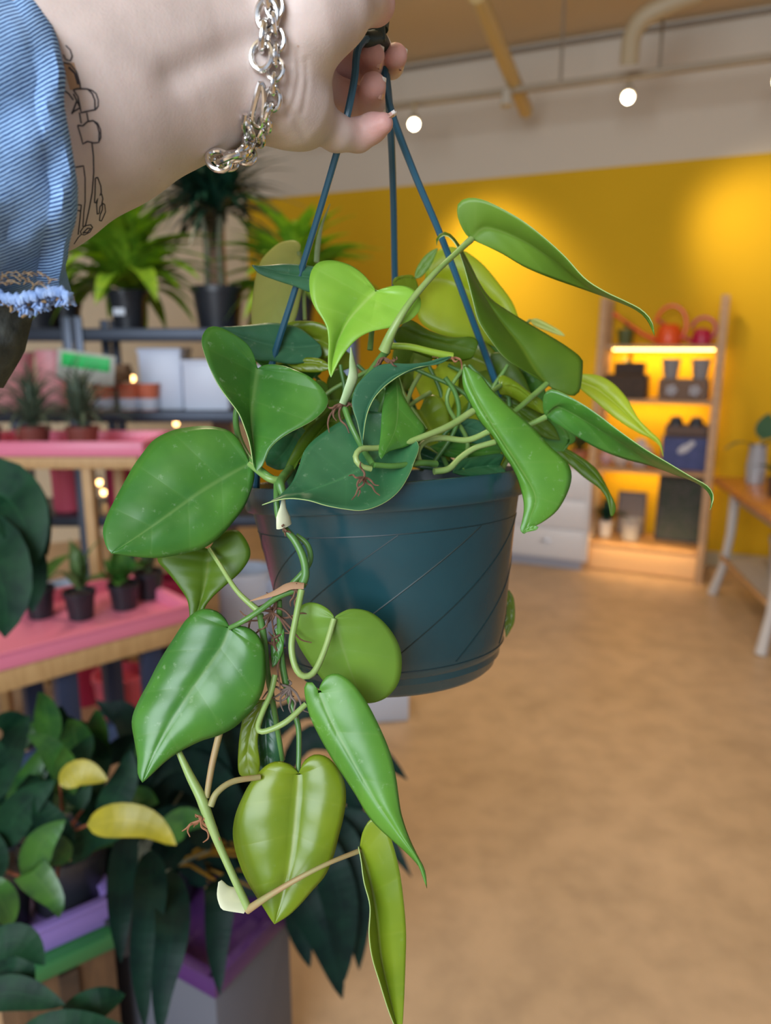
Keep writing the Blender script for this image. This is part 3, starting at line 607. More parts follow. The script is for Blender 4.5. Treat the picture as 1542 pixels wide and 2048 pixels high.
# lavender tray with two pots, on a card box with a green edged shelf
def plane_pt(x, y, h): return PH(x, y, h)
h1 = .52; e0 = PH(-40, 1905, h1); e1 = PH(218, 1795, h1); ed = (e1 - e0); ed.z = 0; Le = ed.length; ed.normalize(); en = Vector((-ed.y, ed.x, 0)); EA = math.atan2(ed.y, ed.x); ec = (e0 + e1) / 2 + en * .115
t = thing('lavender_tray', 'lavender plastic tray holding black pots at the lower left', 'tray', (ec.x, ec.y, h1 - .05))
tray(t, 'tray_body', mat('lavender_plastic', (.22, .15, .42), .45), ec.x, ec.y, h1 - .05, Le, .23, .05, EA)
g = ec - en * .0; t = thing('green_shelf_edge', 'glossy green edged board under the lavender tray', 'board', (g.x, g.y, h1 - .09))
MB().box((g.x, g.y, h1 - .0705), (Le + .02, .29, .036), EA, bev=.01).build('board', mat('green_gloss', (.03, .15, .045), .35), t)
t = thing('wooden_box', 'brown wooden box standing below the lavender tray', 'box', (g.x, g.y, 0)); MB().box((g.x + ed.x * .02, g.y + ed.y * .02, (h1 - .09) / 2), (Le * .8, .26, h1 - .09), EA, bev=.005).build('body', mat('box_brown', (.13, .065, .025), .7, col2=(.09, .045, .018), scale=14, stretch=(6, 6, 1)), t)
MB().box((g.x + ed.x * .02 - en.x * .135, g.y + ed.y * .02 - en.y * .135, (h1 - .09) / 2), (.03, .012, h1 - .1), EA).build('slat', M_dkwood, t, smooth=False)
# prayer plants with explicit leaves
def pplant(name, label, cat, potp, r, h, leaves, stems, group=None, potm=None):
    t = thing(name, label, cat, potp, group); mb = MB(); nursery_pot(mb, Vector(potp), r, h); mb.build('pot', potm or M_pot, t)
    MB().lathe([(.001, h * .86), (r * .88, h * .85)], 14, Matrix.Translation(Vector(potp))).build('soil', M_soil, t)
    top = Vector(potp) + Vector((0, 0, h * .85)); sm = MB()
    for pts, w, m in leaves:
        mb = MB(); pxleaf(mb, pts, w, belly=.42); mb.build('leaf', m, t)
        if stems: b = P(*pts[0]); sm.tube([top, (top + b) / 2 + Vector((0, 0, .015)), b], [.0035, .003, .002], 6)
    if stems: sm.build('stem', stems, t)
M_rstem = mat('russet_stem', (.22, .06, .025), .5)
pA_ = ec - ed * Le * .36 - en * .02; pB_ = ec + ed * Le * .28 - en * .02
pplant('prayer_plant', 'leafy plant with russet stems in the left black pot on the lavender tray', 'plant', (pA_.x, pA_.y, h1 - .037), .08, .125,
       [([(20, 1640, 1.3), (60, 1560, 1.3), (100, 1480, 1.32)], 55, M_prayer), ([(-10, 1600, 1.3), (20, 1500, 1.3), (60, 1430, 1.3)], 60, M_deep), ([(0, 1700, 1.2), (40, 1620, 1.2), (110, 1560, 1.2)], 70, M_deep),
        ([(60, 1760, 1.15), (80, 1690, 1.15), (130, 1640, 1.15)], 60, M_prayer), ([(-30, 1760, 1.1), (-5, 1790, 1.1), (25, 1850, 1.12)], 60, M_prayer), ([(0, 1520, 1.35), (50, 1470, 1.35), (100, 1450, 1.35)], 46, M_prayer),
        ([(0, 1760, 1.18), (-20, 1700, 1.18), (-60, 1640, 1.18)], 55, M_deep), ([(5, 1650, 1.25), (40, 1640, 1.22), (70, 1680, 1.2)], 50, M_deep)], M_rstem, 'prayer plants on the lavender tray')
pplant('prayer_plant', 'leafy plant with a yellowing leaf in the right black pot on the lavender tray', 'plant', (pB_.x, pB_.y, h1 - .037), .078, .12,
       [([(175, 1650, 1.12), (240, 1640, 1.1), (300, 1650, 1.1), (352, 1690, 1.1)], 62, M_deep2), ([(165, 1620, 1.25), (150, 1540, 1.27), (185, 1470, 1.3)], 60, M_deep), ([(120, 1570, 1.2), (160, 1545, 1.2), (215, 1560, 1.2)], 50, M_deep2),
        ([(200, 1640, 1.25), (245, 1570, 1.25), (262, 1500, 1.26)], 60, M_deep), ([(110, 1780, 1.1), (60, 1740, 1.08), (110, 1800, 1.06), (118, 1835, 1.06)], 60, M_prayer), ([(140, 1700, 1.2), (95, 1640, 1.2), (70, 1590, 1.2)], 60, M_deep),
        ([(155, 1640, 1.3), (200, 1500, 1.4), (160, 1440, 1.4)], 55, M_deep), ([(140, 1720, 1.2), (100, 1700, 1.18), (40, 1750, 1.16)], 55, M_prayer), ([(190, 1650, 1.3), (160, 1600, 1.3), (110, 1610, 1.3)], 55, M_deep)], M_rstem, 'prayer plants on the lavender tray')
# purple tray in a pale box with the lance leafed plants
h2 = .42; f0 = PH(428, 1950, h2); f1 = PH(585, 1790, h2); f2 = PH(345, 1885, h2)
u1 = Vector((f1.x - f0.x, f1.y - f0.y, 0)); u1n = u1.normalized(); v1 = Vector((-u1n.y, u1n.x, 0)); FA = math.atan2(u1n.y, u1n.x); Lf = u1.length; fc = (f0 + f1) / 2 + v1 * .17
t = thing('purple_tray', 'purple plastic tray under the long dark lance leaves', 'tray', (fc.x, fc.y, h2 - .045))
tray(t, 'tray_body', mat('purple_plastic', (.08, .025, .13), .45), fc.x, fc.y, h2 - .045, Lf, .34, .045, FA)
t = thing('pale_plinth', 'pale grey box plinth carrying the purple tray', 'box', (fc.x, fc.y, 0)); MB().box((fc.x, fc.y, (h2 - .05) / 2), (Lf * .96, .33, h2 - .05), FA, bev=.006).build('body', mat('pale_grey_side', (.11, .115, .14), .6), t)
M_lb = M_lance
pc = fc + u1n * .02
lv = [([(260, 1640, 1.28), (245, 1740, 1.2), (240, 1840, 1.14), (242, 1925, 1.12)], 52), ([(300, 1700, 1.25), (300, 1800, 1.1), (285, 1920, 1.05), (290, 2060, 1.0)], 56), ([(340, 1740, 1.2), (345, 1860, 1.06), (325, 1980, 1.03), (320, 2080, 1.0)], 60),
      ([(430, 1760, 1.25), (440, 1790, 1.15), (435, 1900, 1.12), (440, 1990, 1.1)], 54), ([(330, 1620, 1.4), (350, 1690, 1.35), (300, 1740, 1.3), (230, 1780, 1.25)], 55), ([(560, 1740, 1.5), (600, 1790, 1.42), (650, 1880, 1.4), (685, 1998, 1.4)], 62),
      ([(600, 1660, 1.5), (640, 1700, 1.42), (680, 1800, 1.4), (690, 1960, 1.4)], 70), ([(640, 1620, 1.5), (690, 1680, 1.45), (715, 1790, 1.42), (718, 1940, 1.42)], 56), ([(540, 1740, 1.5), (590, 1770, 1.45), (600, 1860, 1.45), (620, 1935, 1.44)], 58),
      ([(380, 1560, 1.5), (330, 1590, 1.5), (240, 1600, 1.45), (150, 1640, 1.4)], 55), ([(400, 1500, 1.6), (330, 1480, 1.6), (250, 1440, 1.6), (190, 1400, 1.6)], 50), ([(480, 1560, 1.6), (470, 1480, 1.65), (420, 1440, 1.7), (350, 1400, 1.7)], 48),
      ([(560, 1560, 1.6), (610, 1480, 1.62), (680, 1480, 1.6), (760, 1510, 1.6), (815, 1560, 1.6)], 50), ([(560, 1640, 1.5), (640, 1560, 1.5), (700, 1580, 1.5), (720, 1660, 1.5)], 62), ([(520, 1540, 1.65), (530, 1470, 1.65), (600, 1420, 1.65), (660, 1440, 1.65)], 55),
      ([(430, 1620, 1.5), (390, 1540, 1.5), (330, 1500, 1.5), (280, 1500, 1.5)], 52), ([(480, 1700, 1.35), (560, 1640, 1.38), (620, 1660, 1.4), (640, 1760, 1.4)], 60), ([(420, 1700, 1.4), (380, 1640, 1.35), (300, 1650, 1.3), (250, 1700, 1.25)], 52),
      ([(470, 1600, 1.5), (480, 1500, 1.5), (440, 1430, 1.55), (390, 1450, 1.6)], 56), ([(500, 1700, 1.4), (520, 1600, 1.45), (560, 1560, 1.45), (600, 1590, 1.45)], 60),
      ([(250, 1560, 1.5), (270, 1480, 1.55), (240, 1420, 1.6), (190, 1430, 1.6)], 60), ([(330, 1580, 1.5), (290, 1510, 1.5), (240, 1500, 1.5), (190, 1540, 1.5)], 60)]
rgl = random.Random(77)
for i in range(20):
    bx_, by_ = 470 + rgl.uniform(-60, 60), 1720 + rgl.uniform(-40, 60); a = R(rgl.uniform(150, 400)); l = rgl.uniform(170, 330); z = rgl.uniform(1.42, 1.62)
    lv.append(([(bx_, by_, z), (bx_ + math.cos(a) * l * .4, by_ + math.sin(a) * l * .55 - 60, z - .02), (bx_ + math.cos(a) * l * .8, by_ + math.sin(a) * l * .7 - 40, z - .05), (bx_ + math.cos(a) * l * 1.05, by_ + math.sin(a) * l * .6 + 50, z - .08)], rgl.uniform(44, 62)))
groups = [(0, 1, 2, 4, 9, 10, 17, 21, 20), (3, 11, 15, 18, 16) + tuple(range(22, 42)), (5, 6, 7, 8, 12, 13, 14, 19)]
labs = ['long dark lance leafed plant hanging over the left of the purple tray', 'dark lance leafed plant in the middle pot of the purple tray', 'dark lance leafed plant whose leaves hang beside the pot over the floor']
for gi, ids in enumerate(groups):
    pp = fc + v1 * (.06 - .0 * gi) + u1n * (-.12 + .13 * gi)
    if gi == 2: pp = fc + u1n * (Lf * .36) + v1 * .08
    pplant('lance_plant', labs[gi], 'plant', (pp.x, pp.y, h2 - .032), .052, .095, [(lv[i][0], lv[i][1], M_lance) for i in ids], mat('ochre_stem', (.30, .16, .01), .5) if gi else M_stem, 'lance leafed plants on the purple tray')
# more leaves crowding the lavender tray
rgl = random.Random(15)
for k, o in enumerate([q for q in COL.objects if q.name.startswith('prayer_plant')]):
    for i in range(16):
        x0, y0 = (60, 1720) if k == 0 else (170, 1660); a = R(rgl.uniform(170, 370)); l = rgl.uniform(60, 210); z = rgl.uniform(1.22, 1.42); x1, y1 = x0 + math.cos(a) * l, y0 + math.sin(a) * l; b = rgl.uniform(-.7, .7) + a; q = rgl.uniform(90, 140)
        mb = MB(); pxleaf(mb, [(x1, y1, z), (x1 + math.cos(b) * q * .5, y1 + math.sin(b) * q * .5 - 15, z - .02), (x1 + math.cos(b) * q, y1 + math.sin(b) * q + 18, z - .04)], rgl.uniform(46, 66), belly=.42); mb.build('leaf', M_deep if rgl.random() < .75 else M_prayer, o)
# dark leaves low in the corner
c = Vector((-.62, .95, 0)); t = thing('floor_plant', 'dark broad leafed plant in the bottom left corner', 'plant', c); mb = MB(); nursery_pot(mb, c, .09, .16); mb.build('pot', M_pot, t)
for pts, w in (([(-40, 1900, 1.0), (40, 1880, 1.0), (90, 1930, 1.0)], 60), ([(-60, 2010, .98), (20, 1985, .98), (130, 2010, .98)], 62), ([(120, 2060, 1.0), (190, 2010, 1.0), (250, 1990, 1.02)], 70), ([(-40, 1960, 1.02), (30, 1930, 1.0), (70, 1960, 1.0)], 70), ([(30, 2080, .96), (120, 2055, .96), (260, 2060, .98)], 60)):
    mb = MB(); pxleaf(mb, pts, w); mb.build('leaf', M_deep, t)
# pale box standing on the floor behind the hanging pot
c = PH(790, 1446, 0); tag(MB().box((c.x - .05, c.y + .1, .07), (.19, .19, .14), R(8), bev=.006).build('low_box', M_bwh, origin=(c.x, c.y, 0)), 'pale blue-white box on the floor just beneath the hanging pot', 'box')
# ------------------------------------------------------------------ the person: arm and hand as one surface
def cones(chain):
    """chain of (px, py, depth, radius in px) -> list of (world a, world b, ra, rb)"""
    q = [(np.array(P(x, y, z)), r / FPX * z) for x, y, z, r in chain]
    return [(q[i][0], q[i + 1][0], q[i][1], q[i + 1][1]) for i in range(len(q) - 1)]
def sd_cone(p, a, b, r1, r2):
    ba = b - a; l2 = ba @ ba; h = np.clip(((p - a) @ ba) / l2, 0, 1)
    return np.linalg.norm(p - a - h[..., None] * ba, axis=-1) - (r1 + (r2 - r1) * h)
def smin(a, b, k):
    h = np.maximum(k - np.abs(a - b), 0) / k; return np.minimum(a, b) - h * h * k * .25
ARM_A = [(-330, 470, .36, 170), (-150, 410, .365, 168), (40, 322, .375, 172), (205, 238, .388, 156), (345, 188, .403, 128), (500, 154, .42, 103), (555, 178, .435, 98)]
ARM_B = [(-320, 300, .36, 170), (-140, 230, .365, 168), (50, 130, .375, 185), (220, 60, .39, 163), (370, 30, .405, 128), (505, 40, .42, 98), (570, 50, .445, 90), (600, 60, .465, 66)]
THENAR = [(545, 40, .415, 80), (610, 40, .405, 92), (668, 15, .41, 68), (712, -8, .425, 50), (750, 8, .44, 41)]
THUMBEND = [(712, -8, .425, 46), (750, 6, .44, 42), (757, 9, .442, 38)]
HYPO = [(560, 195, .418, 74), (590, 218, .428, 66), (612, 242, .44, 50)]
BACK = [(550, 130, .46, 95), (580, 145, .482, 76), (615, 155, .505, 55)]
FINGERS = [[(650, 62, .475, 36), (700, 74, .487, 31), (752, 92, .515, 27), (782, 130, .505, 25), (791, 112, .48, 24)],
           [(645, 112, .470, 36), (692, 128, .482, 31), (726, 148, .505, 28), (738, 138, .49, 26), (744, 110, .468, 25.5)],
           [(640, 172, .462, 36), (690, 195, .478, 31), (728, 215, .492, 29), (741, 205, .482, 28), (746, 172, .462, 26.5)],
           [(622, 232, .445, 44), (672, 266, .455, 35), (716, 271, .466, 31), (745, 256, .462, 28), (766, 247, .457, 21)]]
def arm_sdf(p):
    d = None
    for ch in (ARM_A, ARM_B):
        dd = None
        for c in cones(ch):
            s = sd_cone(p, *c); dd = s if dd is None else smin(dd, s, .012)
        d = dd if d is None else smin(d, dd, .035)
    for ch, k in ((BACK, .02), (HYPO, .013), (THENAR, .010)):
        dd = None
        for c in cones(ch):
            s = sd_cone(p, *c); dd = s if dd is None else smin(dd, s, .01)
        d = smin(d, dd, k)
    fd = None
    for ch in FINGERS:
        dd = None
        for c in cones(ch):
            s = sd_cone(p, *c); dd = s if dd is None else smin(dd, s, .0028)
        fd = dd if fd is None else np.minimum(fd, dd)
    return smin(d, fd, .0045)
def surface_nets(f, lo, hi, h):
    n = np.ceil((hi - lo) / h).astype(int) + 1
    xs, ys, zs = (lo[i] + np.arange(n[i]) * h for i in range(3))
    V = np.empty(n, np.float32)
    for i in range(0, n[0], 16):
        g = np.stack(np.meshgrid(xs[i:i + 16], ys, zs, indexing='ij'), -1); V[i:i + 16] = f(g.reshape(-1, 3)).reshape(g.shape[:3])
    S = V < 0
    cs = sum(S[a:n[0] - 1 + a, b:n[1] - 1 + b, c:n[2] - 1 + c].astype(np.int8) for a in (0, 1) for b in (0, 1) for c in (0, 1))
    cell = (cs > 0) & (cs < 8); idx = -np.ones(cell.shape, int); ii = np.argwhere(cell); idx[cell] = np.arange(len(ii))
    acc = np.zeros((len(ii), 3)); cnt = np.zeros(len(ii)); I, J, K = ii.T
    cr = [(a, b, c) for a in (0, 1) for b in (0, 1) for c in (0, 1)]
    for a in cr:
        for ax in range(3):
            if a[ax]: continue
            b = list(a); b[ax] = 1
            va = V[I + a[0], J + a[1], K + a[2]]; vb = V[I + b[0], J + b[1], K + b[2]]; m = (va < 0) != (vb < 0)
            t = np.where(m, va / np.where(m, va - vb, 1), 0); pt = np.tile(np.array(a, float), (len(ii), 1)); pt[:, ax] += t
            acc += pt * m[:, None]; cnt += m
    vs = lo + (ii + acc / cnt[:, None]) * h; fs = []
    for ax in range(3):
        u, w = (ax + 1) % 3, (ax + 2) % 3
        s0 = [slice(0, n[k]) for k in range(3)]; s1 = list(s0); s0[ax] = slice(0, n[ax] - 1); s1[ax] = slice(1, n[ax])
        A, B = S[tuple(s0)], S[tuple(s1)]; e = np.argwhere(A != B); e = e[(e[:, u] > 0) & (e[:, w] > 0) & (e[:, u] < n[u] - 1) & (e[:, w] < n[w] - 1)]
        ain = A[tuple(e.T)]
        def q(du, dw):
            c = e.copy(); c[:, u] -= du; c[:, w] -= dw; return idx[tuple(c.T)]
        F = np.stack([q(1, 1), q(0, 1), q(0, 0), q(1, 0)], 1); F[~ain] = F[~ain][:, ::-1]; fs.append(F)
    return vs, np.concatenate(fs)
allc = [c for ch in [ARM_A, ARM_B, THENAR, HYPO, BACK] + FINGERS for c in cones(ch)]
lo = np.min([np.minimum(a - r1, b - r2) for a, b, r1, r2 in allc], 0) - .006; hi = np.max([np.maximum(a + r1, b + r2) for a, b, r1, r2 in allc], 0) + .006
avs, afs = surface_nets(arm_sdf, lo, hi, .00135)
# shallow skin creases pressed into the surface
pcx = avs - np.array(CAM); zc = pcx @ np.array(FWD); ux = 771 + FPX * (pcx @ np.array(RGT)) / zc; uy = 1024 - FPX * (pcx @ np.array(UPV)) / zc
p0, p1, p2, p3 = (avs[afs[:, k]] for k in range(4)); fn = np.cross(p2 - p0, p3 - p1); vn = np.zeros_like(avs)
for k in range(4): np.add.at(vn, afs[:, k], fn)
vn /= np.linalg.norm(vn, axis=1)[:, None] + 1e-12; facing = (vn * -pcx).sum(1) / np.linalg.norm(pcx, axis=1)
for pts, wd_, dp in (([(578, 95), (582, 150), (570, 205)], 5, .0010), ([(594, 100), (600, 150), (590, 200), (575, 235)], 5, .0010), ([(612, 120), (616, 170), (606, 225)], 5, .0007), ([(560, 120), (563, 165), (556, 200)], 4, .0006),
                     ([(350, 150), (430, 112), (540, 70)], 34, .0028), ([(540, 190), (590, 235), (610, 280)], 9, .0010)):
    dd = np.full(len(avs), 1e9)
    for (xa, ya), (xb, yb) in zip(pts[:-1], pts[1:]):
        L2 = (xb - xa) ** 2 + (yb - ya) ** 2; t = np.clip(((ux - xa) * (xb - xa) + (uy - ya) * (yb - ya)) / L2, 0, 1); dd = np.minimum(dd, np.hypot(ux - xa - t * (xb - xa), uy - ya - t * (yb - ya)))
    avs = avs - vn * (dp * np.exp(-(dd / wd_) ** 2) * (facing > .2))[:, None]
def skinmat():
    m, nt, b, N, L = nodes('skin'); tc = N.new('ShaderNodeTexCoord'); at = N.new('ShaderNodeAttribute'); at.attribute_name = 'blush'
    r = N.new('ShaderNodeMixRGB'); r.inputs[1].default_value = (.62, .505, .455, 1); r.inputs[2].default_value = (.68, .31, .28, 1); L.new(at.outputs['Fac'], r.inputs[0])
    nz = N.new('ShaderNodeTexNoise'); nz.inputs['Scale'].default_value = 45; nz.inputs['Detail'].default_value = 5; L.new(tc.outputs['Object'], nz.inputs['Vector'])
    mr = N.new('ShaderNodeMapRange'); mr.inputs[1].default_value = .3; mr.inputs[2].default_value = .7; mr.inputs[3].default_value = .9; mr.inputs[4].default_value = 1.08; L.new(nz.outputs['Fac'], mr.inputs[0])
    mu = N.new('ShaderNodeMixRGB'); mu.blend_type = 'MULTIPLY'; mu.inputs[0].default_value = 1; L.new(r.outputs[0], mu.inputs[1]); L.new(mr.outputs[0], mu.inputs[2])
    vo = N.new('ShaderNodeTexVoronoi'); vo.inputs['Scale'].default_value = 110; vo.inputs['Randomness'].default_value = 1; L.new(tc.outputs['Object'], vo.inputs['Vector'])
    fr = N.new('ShaderNodeMapRange'); fr.inputs[1].default_value = .09; fr.inputs[2].default_value = .05; fr.inputs[3].default_value = 0; fr.inputs[4].default_value = 1; L.new(vo.outputs['Distance'], fr.inputs[0])
    n2 = N.new('ShaderNodeTexNoise'); n2.inputs['Scale'].default_value = 30; L.new(tc.outputs['Object'], n2.inputs['Vector'])
    f2 = N.new('ShaderNodeMapRange'); f2.inputs[1].default_value = .52; f2.inputs[2].default_value = .7; f2.inputs[3].default_value = 0; f2.inputs[4].default_value = .45; L.new(n2.outputs['Fac'], f2.inputs[0])
    m3 = N.new('ShaderNodeMath'); m3.operation = 'MULTIPLY'; L.new(fr.outputs[0], m3.inputs[0]); L.new(f2.outputs[0], m3.inputs[1])
    m4 = N.new('ShaderNodeMixRGB'); L.new(m3.outputs[0], m4.inputs[0]); L.new(mu.outputs[0], m4.inputs[1]); m4.inputs[2].default_value = (.45, .2, .1, 1)
    L.new(m4.outputs[0], b.inputs['Base Color']); b.inputs['Roughness'].default_value = .52; b.inputs['Subsurface Weight'].default_value = .25
    b.inputs['Subsurface Radius'].default_value = (1, .35, .2); b.inputs['Subsurface Scale'].default_value = .006; b.inputs['Specular IOR Level'].default_value = .4
    n3 = N.new('ShaderNodeTexNoise'); n3.inputs['Scale'].default_value = 700; n3.inputs['Detail'].default_value = 4; L.new(tc.outputs['Object'], n3.inputs['Vector'])
    bp = N.new('ShaderNodeBump'); bp.inputs['Strength'].default_value = .35; bp.inputs['Distance'].default_value = .0004; L.new(n3.outputs['Fac'], bp.inputs['Height']); L.new(bp.outputs[0], b.inputs['Normal'])
    return m
PR = P(-150, 400, .27)
person = thing('person', 'person in a light blue denim sleeve, bare forearm and curled hand holding the hanger', 'person', PR)
me = bpy.data.meshes.new('body'); me.from_pydata((avs - np.array(PR)).tolist(), [], afs.tolist()); me.polygons.foreach_set('use_smooth', [True] * len(me.polygons)); me.materials.append(skinmat())
bl = me.attributes.new('blush', 'FLOAT', 'POINT'); w = np.zeros(len(avs))
for ch in FINGERS + [THUMBEND]:
    t = np.array(P(*ch[-1][:3])); w = np.maximum(w, np.clip(1.25 - np.linalg.norm(avs - t, axis=1) / .021, 0, 1) * .75)
kn = np.array(P(700, 180, .48)); w = np.maximum(w, np.clip(1.1 - np.linalg.norm(avs - kn, axis=1) / .034, 0, .5)); bl.data.foreach_set('value', w.astype(np.float32))
me.update(); body = bpy.data.objects.new('body', me); COL.objects.link(body); body.parent = person
sm = body.modifiers.new('smooth', 'SMOOTH'); sm.factor = .5; sm.iterations = 4
BVH = BVHTree.FromPolygons([tuple(v) for v in avs], [tuple(f) for f in afs.tolist()])
def onarm(x, y, lift=0.0, dz=.41):
    d = ray(x, y).normalized(); h = BVH.ray_cast(CAM, d, 2)
    if h[0] is None: return P(x, y, dz)
    return h[0] - d * lift
# fingernails: thin curved plates on the outer side of each fingertip
M_nail = mat('nail', (.60, .36, .30), .18, coat=.6, spec=.6); M_nailedge = mat('nail_edge', (.80, .74, .68), .25)
def nail(px, py, z, aim, out, L_=.0115, W_=.0092):
    """aim: pixel direction of the fingertip, out: world normal of the nail"""
    c = P(px, py, z); t = (RGT * aim[0] - UPV * aim[1] + FWD * aim[2]).normalized(); n = (RGT * out[0] - UPV * out[1] + FWD * out[2]).normalized()
    s = t.cross(n).normalized(); n = s.cross(t).normalized()
    for nm, u0, u1, m in (('fingernail', -.5, .36, M_nail), ('nail_tip', .36, .56, M_nailedge)):
        vs = []; fs = []
        U, V = 6, 9
        for lay in (0, -.0005):
            for i in range(U):
                u = u0 + (u1 - u0) * i / (U - 1)
                for j in range(V):
                    v = (j / (V - 1) - .5); ww = W_ * (1 - .5 * max(0, -u - .28) * 3) * (1 - .7 * max(0, u - .38) * 2)
                    vs.append(c + t * u * L_ + s * v * ww + n * (-3.2 * v * v * W_ * .33 - .6 * u * u * .003 + lay + .0006))
        for i in range(U - 1):
            for j in range(V - 1):
                a = i * V + j; fs += [(a, a + 1, a + V + 1, a + V), tuple(U * V + k for k in (a + V, a + V + 1, a + 1, a))]
        B = U * V
        for j in range(V - 1):
            fs += [(j, B + j, B + j + 1, j + 1), ((U - 1) * V + j, (U - 1) * V + j + 1, B + (U - 1) * V + j + 1, B + (U - 1) * V + j)]
        for i in range(U - 1):
            fs += [(i * V, (i + 1) * V, B + (i + 1) * V, B + i * V), (i * V + V - 1, B + i * V + V - 1, B + (i + 1) * V + V - 1, (i + 1) * V + V - 1)]
        o = MB().add(vs, fs).build(nm, m, body if nm == 'fingernail' else last)
        if nm == 'fingernail': last = o
nail(809, 122, .483, (.35, -1, -.35), (1, .15, .15)); nail(764, 118, .469, (.25, -1, -.4), (1, .05, .1)); nail(768, 180, .463, (.25, -1, -.4), (1, .05, .1)); nail(777, 238, .456, (1, -.5, -.1), (.55, .6, .55), .010, .008)

# ------------------------------------------------------------------ tattoo: fine ink lines lying on the skin
M_ink = mat('tattoo_ink', (.035, .032, .04), .6)
mb = MB()
def ink(pts, w=.00034, closed=False):
    pts = [tuple(map(float, p)) for p in pts]
    if closed: pts = pts + [pts[0]]
    dense = []
    for a, b in zip(pts[:-1], pts[1:]):
        n = max(2, int(math.hypot(b[0] - a[0], b[1] - a[1]) / 5))
        dense += [(a[0] + (b[0] - a[0]) * k / n, a[1] + (b[1] - a[1]) * k / n) for k in range(n)]
    dense.append(pts[-1]); mb.tube([onarm(x, y, .00005) for x, y in dense], w, 5)
k32 = 3.2
def S(*p): return [(x / k32, y / k32) for x, y in p]
ink(S((470, 575), (500, 567), (560, 570), (590, 580), (615, 600), (628, 640), (628, 680), (610, 702), (560, 712), (520, 722), (512, 680), (500, 620), (470, 575)))
ink(S((560, 570), (590, 600), (606, 640), (608, 700))); ink(S((470, 600), (490, 640), (512, 690), (470, 715), (458, 730), (475, 690), (490, 650)))
ink(S((497, 803), (530, 806), (558, 780), (595, 772), (625, 790), (643, 830), (645, 880), (630, 912), (600, 915), (560, 905), (530, 922), (520, 880), (497, 803))); ink(S((600, 775), (622, 800), (634, 850), (632, 910)))
ink(S((508, 720), (520, 790))); ink(S((555, 722), (565, 778))); ink(S((588, 915), (598, 1000), (600, 1100), (590, 1230), (572, 1330), (545, 1450)))
ink(S((478, 1072), (535, 1062), (545, 1140), (545, 1290), (538, 1340), (530, 1450))); ink(S((490, 1310), (520, 1312), (512, 1400), (500, 1500))); ink(S((490, 1345), (512, 1350)))
ink(S((515, 1480), (540, 1445), (580, 1438), (592, 1455), (575, 1485), (540, 1503), (520, 1500)), closed=True); ink(S((530, 1490), (560, 1460), (580, 1462), (560, 1486)), .0004, True); ink(S((475, 1560), (500, 1520), (520, 1500)))
ink(S((610, 1140), (625, 1135), (645, 1190), (648, 1230), (640, 1250), (650, 1240), (658, 1270), (650, 1310), (640, 1320), (634, 1365), (622, 1370), (618, 1310), (625, 1270), (612, 1300), (604, 1295), (608, 1240)), closed=True)
ink(S((655, 1300), (670, 1310), (675, 1355), (662, 1385), (648, 1415), (636, 1410), (640, 1375), (655, 1340)), closed=True)
ink(S((420, 290), (450, 320), (462, 360), (450, 390), (420, 380), (405, 350))); ink(S((400, 400), (450, 410), (490, 460), (510, 530), (515, 565))); ink(S((400, 570), (440, 600), (470, 640))); ink(S((440, 430), (480, 470), (500, 540)), .0005)
mb.build('tattoo', M_ink, body, label='fine black line tattoo')
mb = MB(); grid = [[onarm((400 + 25 * i + 6 * j) / k32, (400 + 22 * j) / k32, .00004) for i in range(4)] for j in range(9)]
mb.add([p for r_ in grid for p in r_], [(j * 4 + i, j * 4 + i + 1, j * 4 + i + 5, j * 4 + i + 4) for j in range(8) for i in range(3)]); mb.build('tattoo_shading', mat('ink_wash', (.42, .25, .14), .6), body, label='tan shaded patch of the tattoo')

# ------------------------------------------------------------------ denim sleeve
def denimmat():
    m, nt, b, N, L = nodes('denim'); uv = N.new('ShaderNodeUVMap'); uv.uv_map = 'UVMap'; mp = N.new('ShaderNodeMapping'); mp.inputs['Rotation'].default_value = (0, 0, R(-27)); L.new(uv.outputs[0], mp.inputs[0])
    w = N.new('ShaderNodeTexWave'); w.wave_type = 'BANDS'; w.bands_direction = 'Y'; w.inputs['Scale'].default_value = 175; w.inputs['Distortion'].default_value = 1.2; w.inputs['Detail'].default_value = 2; w.inputs['Detail Scale'].default_value = 1.5; L.new(mp.outputs[0], w.inputs[0])
    r = N.new('ShaderNodeValToRGB'); r.color_ramp.elements[0].position = .28; r.color_ramp.elements[0].color = c4(srgb(30, 58, 112)); r.color_ramp.elements[1].position = .75; r.color_ramp.elements[1].color = c4(srgb(165, 205, 248)); L.new(w.outputs['Fac'], r.inputs[0])
    tc = N.new('ShaderNodeTexCoord'); nz = N.new('ShaderNodeTexNoise'); nz.inputs['Scale'].default_value = 22; nz.inputs['Detail'].default_value = 5; L.new(tc.outputs['Object'], nz.inputs['Vector'])
    mr = N.new('ShaderNodeMapRange'); mr.inputs[1].default_value = .3; mr.inputs[2].default_value = .7; mr.inputs[3].default_value = .78; mr.inputs[4].default_value = 1.1; L.new(nz.outputs['Fac'], mr.inputs[0])
    mu = N.new('ShaderNodeMixRGB'); mu.blend_type = 'MULTIPLY'; mu.inputs[0].default_value = 1; L.new(r.outputs[0], mu.inputs[1]); L.new(mr.outputs[0], mu.inputs[2]); L.new(mu.outputs[0], b.inputs['Base Color'])
    b.inputs['Roughness'].default_value = .85; b.inputs['Specular IOR Level'].default_value = .2
    bp = N.new('ShaderNodeBump'); bp.inputs['Strength'].default_value = .5; bp.inputs['Distance'].default_value = .0005; L.new(w.outputs['Fac'], bp.inputs['Height']); L.new(bp.outputs[0], b.inputs['Normal']); return m
M_den = denimmat()
